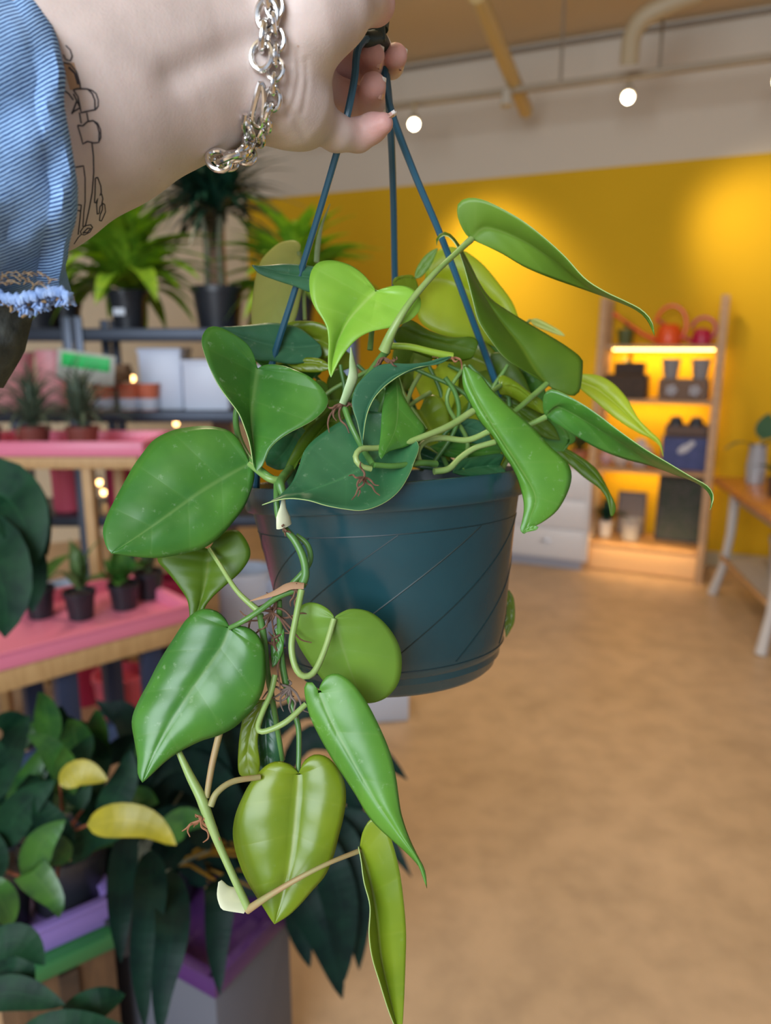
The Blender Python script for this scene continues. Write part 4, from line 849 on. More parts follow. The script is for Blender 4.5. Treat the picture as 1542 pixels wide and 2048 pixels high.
def sleeve_pt(k, a):
    """k: distance index from the opening, a: angle around (0 = toward the lens, 90 = up)"""
    ca, sa = math.cos(a), math.sin(a)
    y = 228 - 379 * sa
    ex = float(np.interp(y, [-150, 0, 60, 150, 200, 300, 380, 440, 500, 560, 606], [50, 84, 112, 130, 124, 141, 153, 153, 137, 128, 140]))
    z = .385 - .064 * ca + .02 * max(0, -ca)
    if ca < 0: ex = ex - 60 * -ca
    return ex, y, z
rings = []
offs = [(26, .84), (10, .88), (0, .93), (-3, .97), (-12, 1.0), (-30, 1.0), (-48, .985), (-56, .975), (-64, .985), (-90, 1.0), (-130, 1.0), (-175, 1.0), (-225, .99), (-280, .98), (-340, .97), (-410, .97)]
NA = 96; vs = []; uvs = []
for ki, (dx, s) in enumerate(offs):
    for j in range(NA):
        a = 2 * math.pi * j / (NA - 1) + math.pi; x, y, z = sleeve_pt(ki, a)
        n = mnoise.noise(Vector((dx / 85, y / 150, 3 + math.cos(a)))); n2 = math.sin(y / 34 + dx / 22 + 3 * n) * .0022 * (1 if ki > 4 else .3)
        xx = x + (dx if ki > 2 else -(dx)) + 6 * mnoise.noise(Vector((y / 60, dx / 40, 1)))
        if ki <= 2: xx = x - dx
        yy = 228 + (y - 228) * s; zz = .385 + (z - .385) * s + .006 * n + n2 + .00006 * (dx if dx < 0 else 0) * 2
        vs.append(P(xx, yy, zz)); uvs.append((xx / FPX * .33, a * .078))
fs = [(k * NA + j, k * NA + j + 1, (k + 1) * NA + j + 1, (k + 1) * NA + j) for k in range(len(offs) - 1) for j in range(NA - 1)]
sl = MB().add(vs, fs, uvs).build('denim_sleeve', M_den, person, label='light blue rolled denim cuff with a frayed hem'); so = sl.modifiers.new('solid', 'SOLIDIFY'); so.thickness = .0012; so.offset = 0
rg = random.Random(9); mb = MB(); mt = MB()
for i in range(240):
    x = -60 + 205 * rg.random(); y = 596 + 10 * math.sin(x / 25) + 14 * rg.random() - (10 if x < 40 else 0); z = .375 + .012 * rg.random()
    p = P(x, y, z - .035 + .0); q = P(x + rg.uniform(-14, 14), y + rg.uniform(2, 20), z - .035 + rg.uniform(-.003, .003)); mid = (p + q) / 2 + Vector((rg.uniform(-.0015, .0015), 0, rg.uniform(-.001, .001)))
    (mb if rg.random() < .8 else mt).tube([p, mid, q], [.0007, .0009, .0005], 5)
for i in range(34):
    x = -40 + 180 * i / 34; c = P(x, 590 + 8 * math.sin(x / 22) + rg.uniform(-4, 4), .338); mb.ell(c, .0016, .0016, .0026, 6)
for i in range(38):
    x = -50 + 190 * rg.random(); y = 545 + 24 * rg.random(); p = P(x, y, .333); q = P(x + rg.uniform(-22, 22), y + rg.uniform(-9, 12), .331); mt.tube([p, (p + q) / 2 + Vector((0, -.001, .001)), q], .00026, 4)
mb.build('frayed_threads', mat('fray_blue', srgb(112, 140, 188), .9, col2=srgb(160, 185, 225), scale=300), sl, label='pale blue frayed threads'); mt.build('tan_threads', mat('fray_tan', srgb(150, 125, 90), .9), sl, label='tan frayed threads')
# dark lining fabric hanging below the cuff
vs = []; uvs = []; NY = 14; NX = 10
for i in range(NY):
    t = i / (NY - 1); y = 580 + 190 * t; xr = float(np.interp(y, [580, 640, 700, 740, 770], [75, 52, 38, 14, -4]))
    for j in range(NX):
        u = j / (NX - 1); x = xr - 210 * u; z = .384 - .03 * math.sin(math.pi * min(1, u * .9 + .08)) + .002 * math.sin(x / 14 + y / 30); vs.append(P(x, y, z)); uvs.append((x / 5000, y / 5000))
fs = [(i * NX + j, (i + 1) * NX + j, (i + 1) * NX + j + 1, i * NX + j + 1) for i in range(NY - 1) for j in range(NX - 1)]
o = MB().add(vs, fs, uvs).build('jacket_lining', mat('lining', (.045, .05, .045), .95, col2=(.09, .095, .08), scale=120, bump=1), person, label='dark grey green lining below the cuff'); so = o.modifiers.new('s', 'SOLIDIFY'); so.thickness = .003

# ------------------------------------------------------------------ chain bracelet
M_sil = mat('silver', (.85, .83, .80), .2, 1.0, col2=(.7, .68, .66), scale=300)
BC = onarm(525, 150)
br = thing('chain_bracelet', 'silver chunky link bracelet wrapped twice around the wrist', 'bracelet', BC)
def link(mb, c, t, n, a, b, r):
    """oval ring: long axis t, plane normal n"""
    s = n.cross(t).normalized(); pts = [c + t * (a * math.cos(q)) + s * (b * math.sin(q)) for q in np.linspace(0, 2 * math.pi, 22)[:-1]]; mb.tube(pts, r, 8, closed=True)
def chain(path, step, a, b, r, lift):
    c = crom([tuple(onarm(x, y, lift, dz)) for x, y, dz in path], 400); c = [Vector(q) for q in c]; L = [0]
    for i in range(1, len(c)): L.append(L[-1] + (c[i] - c[i - 1]).length)
    s = 0; k = 0
    while s < L[-1]:
        i = min(len(c) - 2, int(np.searchsorted(L, s))); t = (c[i + 1] - c[max(0, i - 1)]).normalized(); v = (CAM - c[i]).normalized()
        sd = t.cross(v).normalized(); ang = R(20) if k % 2 == 0 else R(100); n = (v * math.cos(ang) + sd * math.sin(ang)).normalized(); n = (n - t * n.dot(t)).normalized()
        mb = MB(); link(mb, c[i], t, n, a, b, r); mb.build('link', M_sil, br); s += step; k += 1
chain([(530, -45, .38), (536, 15, .37), (530, 55, .37), (524, 100, .375), (521, 145, .38)], .0095, .0068, .0054, .0017, .0045)
chain([(560, -45, .4), (549, 15, .39), (552, 60, .39), (553, 110, .39), (549, 150, .39), (546, 195, .39), (532, 240, .40), (512, 285, .41), (488, 318, .42), (455, 324, .425), (428, 316, .43)], .0070, .0052, .0042, .0013, .0040)
chain([(494, 258, .37), (487, 290, .38), (468, 312, .395), (440, 322, .40), (424, 300, .42)], .0088, .0066, .0054, .0015, .0040)
# long clip link and hook
q = [onarm(x, y, .0045, .385) for x, y in ((519, 168), (511, 200), (504, 235), (508, 250), (520, 252), (526, 230), (528, 195), (525, 170))]
MB().tube([Vector(v) for v in crom([tuple(v) for v in q + [q[0]]], 40)][:-1], .0016, 8, closed=True).build('clip_link', M_sil, br, label='long open clip link')
q = [onarm(x, y, .005, .38) for x, y in ((490, 228), (487, 250), (490, 270), (497, 268), (499, 240))]; MB().tube([Vector(v) for v in crom([tuple(v) for v in q], 20)], .0015, 8).build('hook', M_sil, br)
# ------------------------------------------------------------------ the hanging heartleaf philodendron
PC = P(771, 998, .56); PU = Vector((-.07, .128, 1)).normalized()
PXv = Vector((1, 0, .07)); PXv = (PXv - PU * PXv.dot(PU)).normalized(); PYv = PU.cross(PXv)
PT = Matrix(((PXv.x, PYv.x, PU.x, PC.x), (PXv.y, PYv.y, PU.y, PC.y), (PXv.z, PYv.z, PU.z, PC.z), (0, 0, 0, 1)))
H = thing('hanging_philodendron', 'heartleaf philodendron trailing from a dark green hanging pot held up by the hand', 'potted plant', PC)
M_potg = mat('teal_green_plastic', (.008, .048, .060), .24, spec=.7, col2=(.007, .041, .052), scale=30, bump=.15, bscale=60)
M_groove = mat('groove_green', (.002, .018, .02), .5)
RB, HB = .0785, .128
def prad(z): return .0985 + (RB - .0985) * (-z / HB) ** .9 if z < 0 else .0985
mb = MB()
prof = [(.001, -HB + .006), (.055, -HB + .005), (.066, -HB + .001), (.070, -HB), (.0735, -HB + .003), (.0765, -HB + .013), (.0785, -HB + .0145)]
prof += [(prad(z) , z) for z in np.linspace(-HB + .02, -.001, 18)] + [(.0985, .0), (.0965, .001)]
prof += [(prad(z) - .0022, z) for z in np.linspace(-.002, -HB + .01, 12)] + [(.001, -HB + .009)]
mb.lathe(prof, 96, PT); mb.cur = 1
def onpot(a, z, d=0.0): r = prad(z) + d; return PT @ Vector((r * math.cos(a), r * math.sin(a), z))
for k in range(10):   # swirling ribs
    a0 = 2 * math.pi * k / 10 + .2
    pts = [onpot(a0 + 1.45 * t, -HB + .022 + (HB - .038) * t ** .95, -.0001) for t in np.linspace(0, 1, 22)]
    mb.tube(pts, .00055, 5)
for z in (-.0155, -HB + .020): mb.tube([onpot(a, z, -.0001) for a in np.linspace(0, 2 * math.pi, 97)[:-1]], .0005, 5, closed=True)
potb = mb.build('pot', [M_potg, M_groove], H)
rp = [(.0980, -.0005), (.1023, -.0005), (.1030, .001), (.1036, .0150), (.1030, .0168), (.1015, .0172), (.1003, .0165), (.0985, .002)]
MB().lathe(rp, 96, PT, closed=True).build('rim', M_potg, potb)
MB().lathe([(.001, .006), (.05, .007), (.098, .002)], 40, PT).build('soil', M_soil, H)
M_wire = mat('blue_green_wire', (.02, .10, .16), .3, spec=.6)
def pw(pts, n=40): return [P(*q) for q in crom(pts, n)]
def px_tube(mb, pts, r, n=40, sides=10, flat=1):
    """pts: (px, py, depth); r: px radius or list of radii"""
    c = crom(pts, n); rr = np.interp(np.linspace(0, 1, n), np.linspace(0, 1, len(r)), r) if hasattr(r, '__len__') else [r] * n
    mb.tube([P(*q) for q in c], [rr[i] / FPX * c[i][2] for i in range(n)], sides, flat=flat)
for pts in ([(742, 74, .458), (722, 84, .452), (713, 110, .449), (710, 150, .449), (700, 205, .451), (686, 262, .455), (640, 420, .478), (590, 580, .500), (545, 725, .518), (520, 850, .535), (512, 985, .547)],
            [(760, 82, .474), (768, 130, .487), (772, 175, .488), (786, 235, .491), (830, 350, .505), (885, 480, .524), (945, 640, .545), (1000, 790, .560), (1030, 900, .569), (1036, 975, .571)],
            [(756, 80, .482), (772, 150, .496), (781, 250, .505), (787, 400, .54), (790, 560, .58), (796, 760, .62), (803, 940, .655)]):
    mb = MB(); px_tube(mb, pts, [8, 7.6, 6.9, 6.6, 6.8, 7, 7.2], 60, 8); mb.build('hanger_wire', M_wire, H)
mb = MB(); hp = pw([(712, 50, .462), (716, 72, .458), (735, 78, .458), (758, 76, .466), (768, 92, .478)], 24); mb.tube(hp, [.0035, .0042, .005, .005, .005, .005, .005, .005] + [.0046] * 16, 10)
mb.box(P(742, 66, .464), (.018, .006, .012), M=Matrix.Rotation(R(-5), 3, 'Y'), bev=.002); mb.tube(pw([(728, 60, .466), (735, 20, .47), (752, -6, .475), (770, 20, .474), (768, 60, .468)], 24), .0028, 8)
mb.build('hanger_hook', mat('hook_green', (.018, .035, .028), .45), H)

# leaf colours
LM = dict(
    lime=leafmat('leaf_lime', (.30, .55, .06), (.22, .46, .045), (.44, .62, .16), rough=.34, trans=.2, nv=5, scuff=.12, bump=.3),
    mid=leafmat('leaf_mid', (.070, .225, .026), (.040, .160, .022), (.15, .28, .07), rough=.32, trans=.15, nv=5, scuff=.26, bump=.6),
    mid2=leafmat('leaf_fresh', (.105, .285, .030), (.070, .22, .026), (.2, .34, .08), rough=.36, trans=.18, nv=5, scuff=.26, bump=.5),
    dark=leafmat('leaf_deep', (.038, .15, .055), (.024, .105, .042), (.06, .2, .07), rough=.30, trans=.12, nv=5, scuff=.2, bump=.5),
    blue=leafmat('leaf_blue_green', (.055, .19, .09), (.035, .135, .07), (.1, .25, .12), rough=.36, trans=.12, nv=5, scuff=.25, bump=.4),
    yell=leafmat('leaf_yellow_green', (.52, .64, .05), (.44, .56, .04), (.52, .56, .08), rough=.34, trans=.5, tcol=(.70, .85, .05), nv=5, scuff=.08, bump=.3),
    chart=leafmat('leaf_chartreuse', (.215, .30, .014), (.155, .245, .012), (.30, .36, .04), rough=.28, trans=.26, nv=5, scuff=.06, bump=.5),
    pale=leafmat('leaf_pale_yellow', (.60, .68, .22), (.52, .62, .18), (.55, .58, .2), rough=.45, trans=.4, tcol=(.72, .8, .25), nv=5, scuff=.1, bump=.3),
    olive=leafmat('leaf_olive', (.105, .195, .010), (.075, .155, .008), (.18, .24, .02), rough=.45, trans=.35, tcol=(.27, .42, .01), nv=5, scuff=.05, bump=.3),
    under=leafmat('leaf_underside', (.18, .34, .035), (.14, .28, .03), (.23, .35, .08), rough=.45, trans=.32, tcol=(.34, .48, .04), nv=5, scuff=.05, bump=.3))
M_rim = mat('leaf_margin', (.34, .46, .16), .5)
NS, NT = 46, 9
def blade(m, mid, Lo, Ro, z, dl=0.0, dr=0.0, bulge=.003, s0=.22, rip=.0006, nv=8, parent=None, pw_=1.25, zmid=0.0):
    base, tip = mid[0], mid[-1]; mc = crom([(x, y) for x, y in mid], 60)
    zb, zt = z; vs = []; uvs = []; fs = []
    def edge(pts): return crom([base] + list(pts) + [tip], NS)
    sides = []
    for O, dz, sg in ((edge(Lo), dl, -1), (edge(Ro), dr, 1)):
        g = []
        for i in range(NS):
            s = i / (NS - 1); mm = max(0.0, (s - s0) / (1 - s0)) ** pw_
            q = mm * 59; a = int(min(58, q)); M_ = mc[a] * (1 - (q - a)) + mc[a + 1] * (q - a)
            zm = zb + (zt - zb) * mm + zmid * math.sin(math.pi * mm); ze = zb + (zt - zb) * s + dz * math.sin(math.pi * min(1, s * 1.02)) ** .8 + zmid * math.sin(math.pi * s) * .6
            row = []
            for j in range(NT):
                t = j / (NT - 1); x, y = M_ * (1 - t) + O[i] * t
                zz = zm * (1 - t) + ze * t - bulge * .5 * 4 * t * (1 - t) * math.sin(math.pi * min(1, s * .93 + .06)) + rip * .32 * math.sin(2 * math.pi * nv * s) * math.sin(min(1, t * 3.5) * math.pi / 2) * (1 - t) * min(1, 4 * s)
                row.append((x, y, zz)); uvs.append((s, t))
            g.append(row)
        sides.append(g)
    mb = MB(); idx = []
    for g, sg in zip(sides, (-1, 1)):
        off = len(vs); vs += [P(*q) for row in g for q in row]
        for i in range(NS - 1):
            for j in range(NT - 1):
                a = off + i * NT + j; f = (a, a + 1, a + NT + 1, a + NT); fs.append(f if sg > 0 else f[::-1])
    mb.add(vs, fs, uvs); mb.build  # one surface from two halves; weld along the midrib
    bm_v = mb; name = 'leaf'
    o = bm_v.build(name, [LM[m], M_rim], parent or H)
    bm = bmesh.new(); bm.from_mesh(o.data); bmesh.ops.remove_doubles(bm, verts=bm.verts, dist=.00003); bm.to_mesh(o.data); bm.free()
    o.data.polygons.foreach_set('use_smooth', [True] * len(o.data.polygons))
    sd = o.modifiers.new('thickness', 'SOLIDIFY'); sd.thickness = .00055; sd.offset = 0; sd.material_offset_rim = 1
    return o
def heart(m, bx, by, ang, ln, wd, z, fold=0.0, **k):
    """generic heart leaf: base px, direction in degrees (0 = right, 90 = down), length and width in px"""
    c, s = math.cos(R(ang)), math.sin(R(ang))
    def T(u, v): return (bx + (u * c - v * s), by + (u * s + v * c))
    prof = [(-.06, .10), (-.13, .22), (-.12, .36), (-.02, .47), (.14, .50), (.32, .45), (.52, .34), (.70, .20), (.85, .08)]
    Lo = [T(u * ln, -v * wd) for u, v in prof]; Ro = [T(u * ln, v * wd) for u, v in prof]
    return blade(m, [T(0, 0), T(.3 * ln, 0), T(.65 * ln, .02 * wd), T(ln, 0)], Lo, Ro, z, **k)
M_pet = mat('petiole_green', (.17, .30, .07), .4, col2=(.12, .24, .05), scale=60)
M_petp = mat('petiole_pale', (.27, .37, .12), .4, col2=(.20, .32, .08), scale=50)
M_petg = mat('stem_green', (.085, .21, .04), .38, col2=(.06, .16, .035), scale=60)
M_petb = mat('stem_tan', (.34, .22, .10), .55, col2=(.27, .27, .10), scale=60)
M_root = mat('aerial_root', (.16, .075, .04), .8, col2=(.10, .05, .03), scale=200)
M_sheath = mat('sheath_pale', (.40, .52, .28), .5, col2=(.30, .45, .20), scale=90)
def pet(leaf, pts, r, m=None): mb = MB(); px_tube(mb, pts, r, 36, 10); return mb.build('petiole', m or M_pet, leaf or H)
def vine(pts, r, m=None, n=40):
    mb = MB(); px_tube(mb, pts, r, n, 10); return mb.build('vine', m or M_petg, H)
def roots(cx, cy, z, n, ln, seed, parent=None, m=None, down=.3):
    rg = random.Random(seed); mb = MB()
    for i in range(n):
        a = rg.random() * 6.28; pts = [(cx, cy, z)]; x, y, zz = cx, cy, z; l = ln * rg.uniform(.25, 1.15)
        for k in range(4):
            a += rg.uniform(-1.1, 1.1); x += math.cos(a) * l / 4; y += math.sin(a) * l / 4 + down * l / 4; zz += rg.uniform(-.0025, .0025); pts.append((x, y, zz))
        px_tube(mb, pts, [2.6, 2.4, 2.0, 1.0], 14, 6)
    return mb.build('aerial_roots', m or M_root, parent or H)

# --- upper right leaves
l = blade('under', [(942, 478), (972, 455), (1040, 478), (1110, 522), (1170, 568), (1232, 600), (1285, 624), (1304, 648), (1309, 672)],
          [(930, 466), (919, 445), (914, 425), (917, 406), (935, 396), (960, 398), (990, 410), (1040, 438), (1085, 472), (1130, 513), (1170, 557), (1210, 583), (1250, 602), (1282, 619), (1303, 642)],
          [(952, 482), (975, 490), (1010, 510), (1050, 534), (1100, 555), (1160, 576), (1200, 590), (1240, 605), (1278, 623), (1298, 646)], (.500, .470), dl=-.012, dr=.016, bulge=.003, s0=.15)
pet(l, [(768, 702, .468), (786, 660, .462), (820, 605, .462), (868, 548, .472), (910, 508, .486), (942, 479, .499)], [12, 8.5, 7, 6.5, 6, 5.5, 7], M_petp)
l = blade('olive', [(1092, 768), (1070, 740), (1040, 690), (1000, 640), (962, 580), (930, 520), (905, 477), (888, 467), (875, 478), (873, 492)],
          [(1080, 758), (1062, 746), (1031, 731), (1006, 712), (981, 680), (957, 642), (946, 603), (936, 563), (926, 527), (912, 490), (893, 471), (878, 477)],
          [(1112, 780), (1132, 789), (1148, 792), (1160, 780), (1165, 740), (1163, 717), (1132, 692), (1093, 668), (1054, 645), (1016, 622), (982, 598), (960, 568), (938, 525), (912, 480), (890, 464), (874, 474)], (.530, .505), dl=-.018, dr=.010, bulge=.004, s0=.15)
pet(l, [(975, 862, .50), (1035, 818, .505), (1068, 790, .52), (1093, 768, .529)], [5.5, 5.5, 6])
l = blade('mid', [(1092, 833), (1112, 812), (1165, 838), (1240, 884), (1320, 928), (1390, 962), (1418, 982), (1427, 1000), (1420, 1020)],
          [(1087, 820), (1086, 800), (1091, 785), (1104, 779), (1125, 786), (1165, 808), (1200, 832), (1240, 863), (1290, 898), (1340, 928), (1385, 955), (1415, 972), (1427, 992)],
          [(1102, 840), (1120, 850), (1155, 874), (1200, 899), (1250, 918), (1300, 931), (1350, 949), (1390, 964), (1414, 981), (1423, 1000)], (.510, .470), dl=-.010, dr=.014, bulge=.002, s0=.15)
pet(l, [(985, 886, .51), (1030, 862, .51), (1062, 848, .51), (1092, 834, .51)], [5, 5, 6])
lf4 = blade('yell', [(1150, 760), (1190, 775), (1240, 815), (1290, 865), (1318, 886), (1327, 915)], [(1150, 750), (1165, 748), (1200, 752), (1230, 770), (1256, 800), (1276, 835), (1300, 862), (1320, 882)],
      [(1152, 770), (1190, 802), (1230, 836), (1270, 862), (1302, 877), (1320, 893)], (.60, .57), bulge=.003, rip=.0003)
pet(lf4, [(985, 900, .56), (1030, 850, .575), (1090, 790, .59), (1150, 760, .60)], [5, 5, 5])
lf5 = blade('olive', [(1100, 885), (1150, 915), (1195, 955), (1218, 990), (1222, 1034)], [(1115, 888), (1166, 917), (1196, 943), (1219, 985), (1231, 1012), (1228, 1028)], [(1105, 900), (1140, 930), (1170, 956), (1200, 978), (1214, 1000)], (.56, .545), bulge=.003)
pet(lf5, [(960, 920, .55), (1030, 890, .555), (1100, 885, .56)], [5, 5, 5])
blade('mid', [(1092, 830), (1120, 850), (1140, 880), (1120, 910), (1090, 900)], [(1110, 835), (1140, 852), (1148, 885)], [(1070, 850), (1078, 880)], (.55, .56), bulge=.002)
# leaf hanging over the right of the rim
l = blade('mid2', [(928, 733), (950, 790), (990, 860), (1035, 930), (1070, 990), (1062, 1030), (1048, 1068)],
          [(925, 750), (927, 775), (940, 805), (960, 842), (985, 872), (1005, 905), (1030, 945), (1045, 990), (1048, 1020), (1043, 1048), (1040, 1060)],
          [(944, 740), (965, 755), (983, 779), (1020, 815), (1065, 855), (1100, 893), (1134, 925), (1143, 952), (1135, 985), (1115, 1020), (1090, 1041), (1074, 1050), (1058, 1060)], (.478, .482), dl=.004, dr=.006, bulge=.005, s0=.05, pw_=1.0, rip=.0009)
blade('mid2', [(1045, 1066), (1060, 1058), (1077, 1054)], [(1055, 1054), (1068, 1051)], [(1056, 1063), (1072, 1060)], (.478, .476), bulge=.0005, rip=0)
# big yellow-green leaf behind the right wire, its spur and the olive one under it
blade('yell', [(850, 560), (890, 560), (950, 590), (1000, 640), (1035, 700), (1060, 740)], [(856, 530), (878, 500), (905, 494), (935, 505), (969, 532), (1000, 570), (1022, 600), (1035, 630), (1052, 690)],
      [(838, 590), (834, 620), (842, 645), (868, 664), (905, 675), (955, 680), (1000, 700), (1035, 725)], (.60, .60), dl=-.01, dr=-.012, bulge=.008, rip=.0012)
blade('under', [(830, 557), (848, 532), (876, 496)], [(832, 540), (846, 516), (862, 502)], [(845, 552), (862, 530), (872, 508)], (.565, .56), bulge=.001, rip=0)
blade('chart', [(785, 567), (800, 556), (828, 556), (836, 572)], [(790, 556), (808, 551), (826, 552)], [(795, 578), (815, 590), (834, 586)], (.56, .57), bulge=.001, rip=0)
blade('yell', [(985, 690), (1020, 715), (1060, 740), (1095, 760)], [(995, 672), (1035, 680), (1070, 705), (1088, 735)], [(980, 715), (1010, 745), (1050, 762)], (.62, .61))
pet(None, [(985, 800, .60), (1000, 700, .62), (1060, 640, .63)], [3, 3, 3])
blade('pale', [(1060, 640), (1085, 650), (1130, 672)], [(1075, 638), (1100, 650), (1120, 662)], [(1070, 652), (1095, 662), (1118, 670)], (.63, .62), rip=0)
blade('olive', [(800, 655), (850, 675), (905, 690), (952, 700)], [(820, 640), (860, 662), (902, 675), (942, 674), (956, 684)], [(790, 680), (830, 705), (890, 722), (940, 718)], (.525, .53), dr=.01, bulge=.004)
blade('chart', [(1000, 772), (1030, 775), (1060, 798), (1088, 828)], [(997, 757), (1008, 751), (1034, 765), (1062, 787), (1085, 803)], [(1000, 788), (1018, 792), (1045, 808), (1072, 822)], (.525, .53), dr=.006)
pet(None, [(960, 802, .50), (980, 786, .51), (1000, 771, .524)], [4.5, 4.5, 5])
blade('olive', [(1010, 800), (1050, 830), (1090, 860), (1120, 880)], [(1030, 795), (1070, 820), (1105, 850)], [(1015, 820), (1050, 850), (1090, 875)], (.55, .55))
# --- upper left leaves
l = blade('lime', [(751, 583), (728, 606), (698, 640), (676, 680), (666, 715), (662, 755)],
          [(747, 574), (738, 562), (722, 545), (703, 532), (685, 525), (665, 521), (642, 523), (627, 534), (619, 556), (620, 586), (628, 612), (645, 638), (654, 658), (657, 686), (656, 717), (657, 741)],
          [(760, 580), (777, 574), (800, 571), (821, 576), (836, 588), (842, 604), (838, 622), (821, 640), (794, 652), (767, 658), (740, 664), (716, 677), (696, 697), (680, 720), (669, 741)], (.478, .462), dl=-.006, dr=-.004, bulge=.006, s0=.3, rip=.0010)
pet(l, [(740, 700, .50), (745, 650, .50), (752, 600, .488), (751, 583, .480)], [6, 5, 5])
blade('blue', [(700, 560), (640, 556), (570, 548), (503, 530)], [(670, 545), (620, 532), (570, 528), (535, 531), (518, 532)], [(680, 590), (622, 585), (590, 573), (550, 560), (518, 547)], (.505, .485), bulge=.003)
blade('pale', [(598, 504), (575, 540), (550, 600), (540, 660)], [(601, 490), (588, 481), (560, 486), (536, 505), (519, 529), (508, 576), (503, 640), (512, 670)], [(600, 515), (606, 560), (600, 600), (590, 640), (570, 668)], (.57, .56), dl=.01, bulge=.004)
pet(None, [(610, 640, .57), (606, 560, .572), (598, 504, .57)], [4, 4, 5], M_petp)
blade('blue', [(640, 690), (590, 695), (540, 690), (480, 672), (441, 654)], [(615, 668), (590, 653), (545, 646), (500, 650), (465, 653)], [(640, 715), (590, 728), (543, 722), (505, 718), (470, 690)], (.53, .50), bulge=.004)
blade('chart', [(560, 690), (600, 675), (640, 680), (670, 700)], [(574, 648), (617, 642), (650, 650), (672, 670)], [(551, 728), (580, 725), (620, 722), (655, 715)], (.545, .535), dl=-.008, bulge=.005)
blade('chart', [(575, 728), (620, 725), (665, 735)], [(600, 716), (640, 718)], [(600, 742), (640, 744)], (.525, .52), bulge=.002)
l = blade('mid', [(515, 738), (508, 780), (502, 835), (506, 890), (513, 943)],
          [(511, 730), (508, 712), (497, 691), (477, 674), (451, 659), (434, 653), (418, 654), (407, 666), (403, 683), (409, 708), (420, 737), (437, 771), (460, 803), (477, 826), (488, 852), (498, 882), (503, 908), (506, 930)],
          [(523, 733), (537, 729), (563, 731), (591, 740), (620, 754), (644, 776), (656, 798), (651, 817), (631, 837), (608, 851), (580, 865), (557, 880), (540, 897), (531, 917), (525, 932)], (.472, .448), dl=-.012, dr=-.008, bulge=.003, s0=.34, rip=.0008)
pet(l, [(561, 963, .455), (535, 950, .452), (498, 915, .465), (475, 865, .478), (474, 815, .482), (500, 760, .480), (515, 739, .474)], [6, 6, 6.5, 6, 5, 5], M_petg)
l = blade('mid', [(499, 928), (455, 952), (400, 985), (340, 1028), (280, 1070), (223, 1107)],
          [(491, 906), (480, 883), (462, 864), (437, 855), (408, 852), (374, 855), (340, 863), (308, 880), (286, 906), (266, 934), (248, 966), (228, 1003), (212, 1037), (206, 1062), (210, 1085), (217, 1101)],
          [(507, 937), (508, 957), (502, 980), (488, 1014), (465, 1045), (445, 1068), (425, 1085), (402, 1098), (363, 1108), (323, 1115), (288, 1115), (251, 1111), (236, 1108)], (.462, .428), dl=.006, dr=.004, bulge=.008, s0=.18, rip=.0011, nv=5)
pet(l, [(560, 962, .453), (535, 955, .452), (499, 928, .461)], [9, 7, 6])
# --- in front of the rim and inside
l = blade('dark', [(812, 868), (750, 918), (690, 955), (630, 978), (580, 994), (524, 1010)],
          [(790, 835), (757, 824), (722, 824), (682, 842), (651, 862), (625, 882), (608, 903), (598, 932), (588, 957), (577, 974), (552, 996)],
          [(838, 890), (826, 930), (820, 946), (802, 977), (779, 999), (751, 1014), (722, 1021), (688, 1018), (651, 1011), (617, 1001), (580, 997), (552, 1001)], (.462, .432), dl=.012, dr=-.012, bulge=-.005, s0=.15, rip=.0010)
blade('mid', [(790, 740), (795, 800), (790, 860), (762, 918)], [(775, 745), (771, 780), (764, 823), (761, 870), (757, 905)], [(800, 765), (809, 803), (824, 825), (852, 862), (817, 891), (778, 903)], (.475, .440), dl=-.002, dr=.010, bulge=.003)
blade('blue', [(904, 713), (850, 735), (790, 752), (750, 790), (728, 840), (725, 891)], [(878, 717), (851, 725), (817, 728), (783, 727), (755, 732), (732, 750), (712, 773), (704, 800), (706, 820), (714, 843), (721, 874)],
      [(878, 728), (834, 735), (804, 748), (779, 765), (762, 780), (746, 800), (734, 828), (728, 862)], (.484, .440), dl=-.004, dr=-.006, bulge=.002, s0=.05)
blade('olive', [(650, 850), (620, 890), (590, 930), (560, 960)], [(672, 812), (628, 845), (602, 874), (580, 914)], [(690, 835), (640, 880), (605, 910), (585, 945)], (.485, .47))
blade('dark', [(600, 850), (580, 890), (550, 925), (533, 930)], [(560, 868), (540, 895), (530, 915)], [(620, 880), (600, 925), (560, 940)], (.495, .48))
blade('dark', [(905, 945), (950, 935), (1000, 930)], [(915, 922), (960, 912), (1005, 908)], [(930, 952), (980, 952), (1012, 945)], (.50, .52), bulge=.002)
blade('mid', [(860, 893), (900, 900), (960, 905), (1005, 900)], [(900, 880), (950, 888), (990, 885)], [(890, 912), (940, 918), (990, 915)], (.515, .53), bulge=.002)
blade('blue', [(915, 850), (950, 860), (985, 885)], [(930, 838), (965, 845)], [(925, 875), (955, 890)], (.52, .53), bulge=.002)
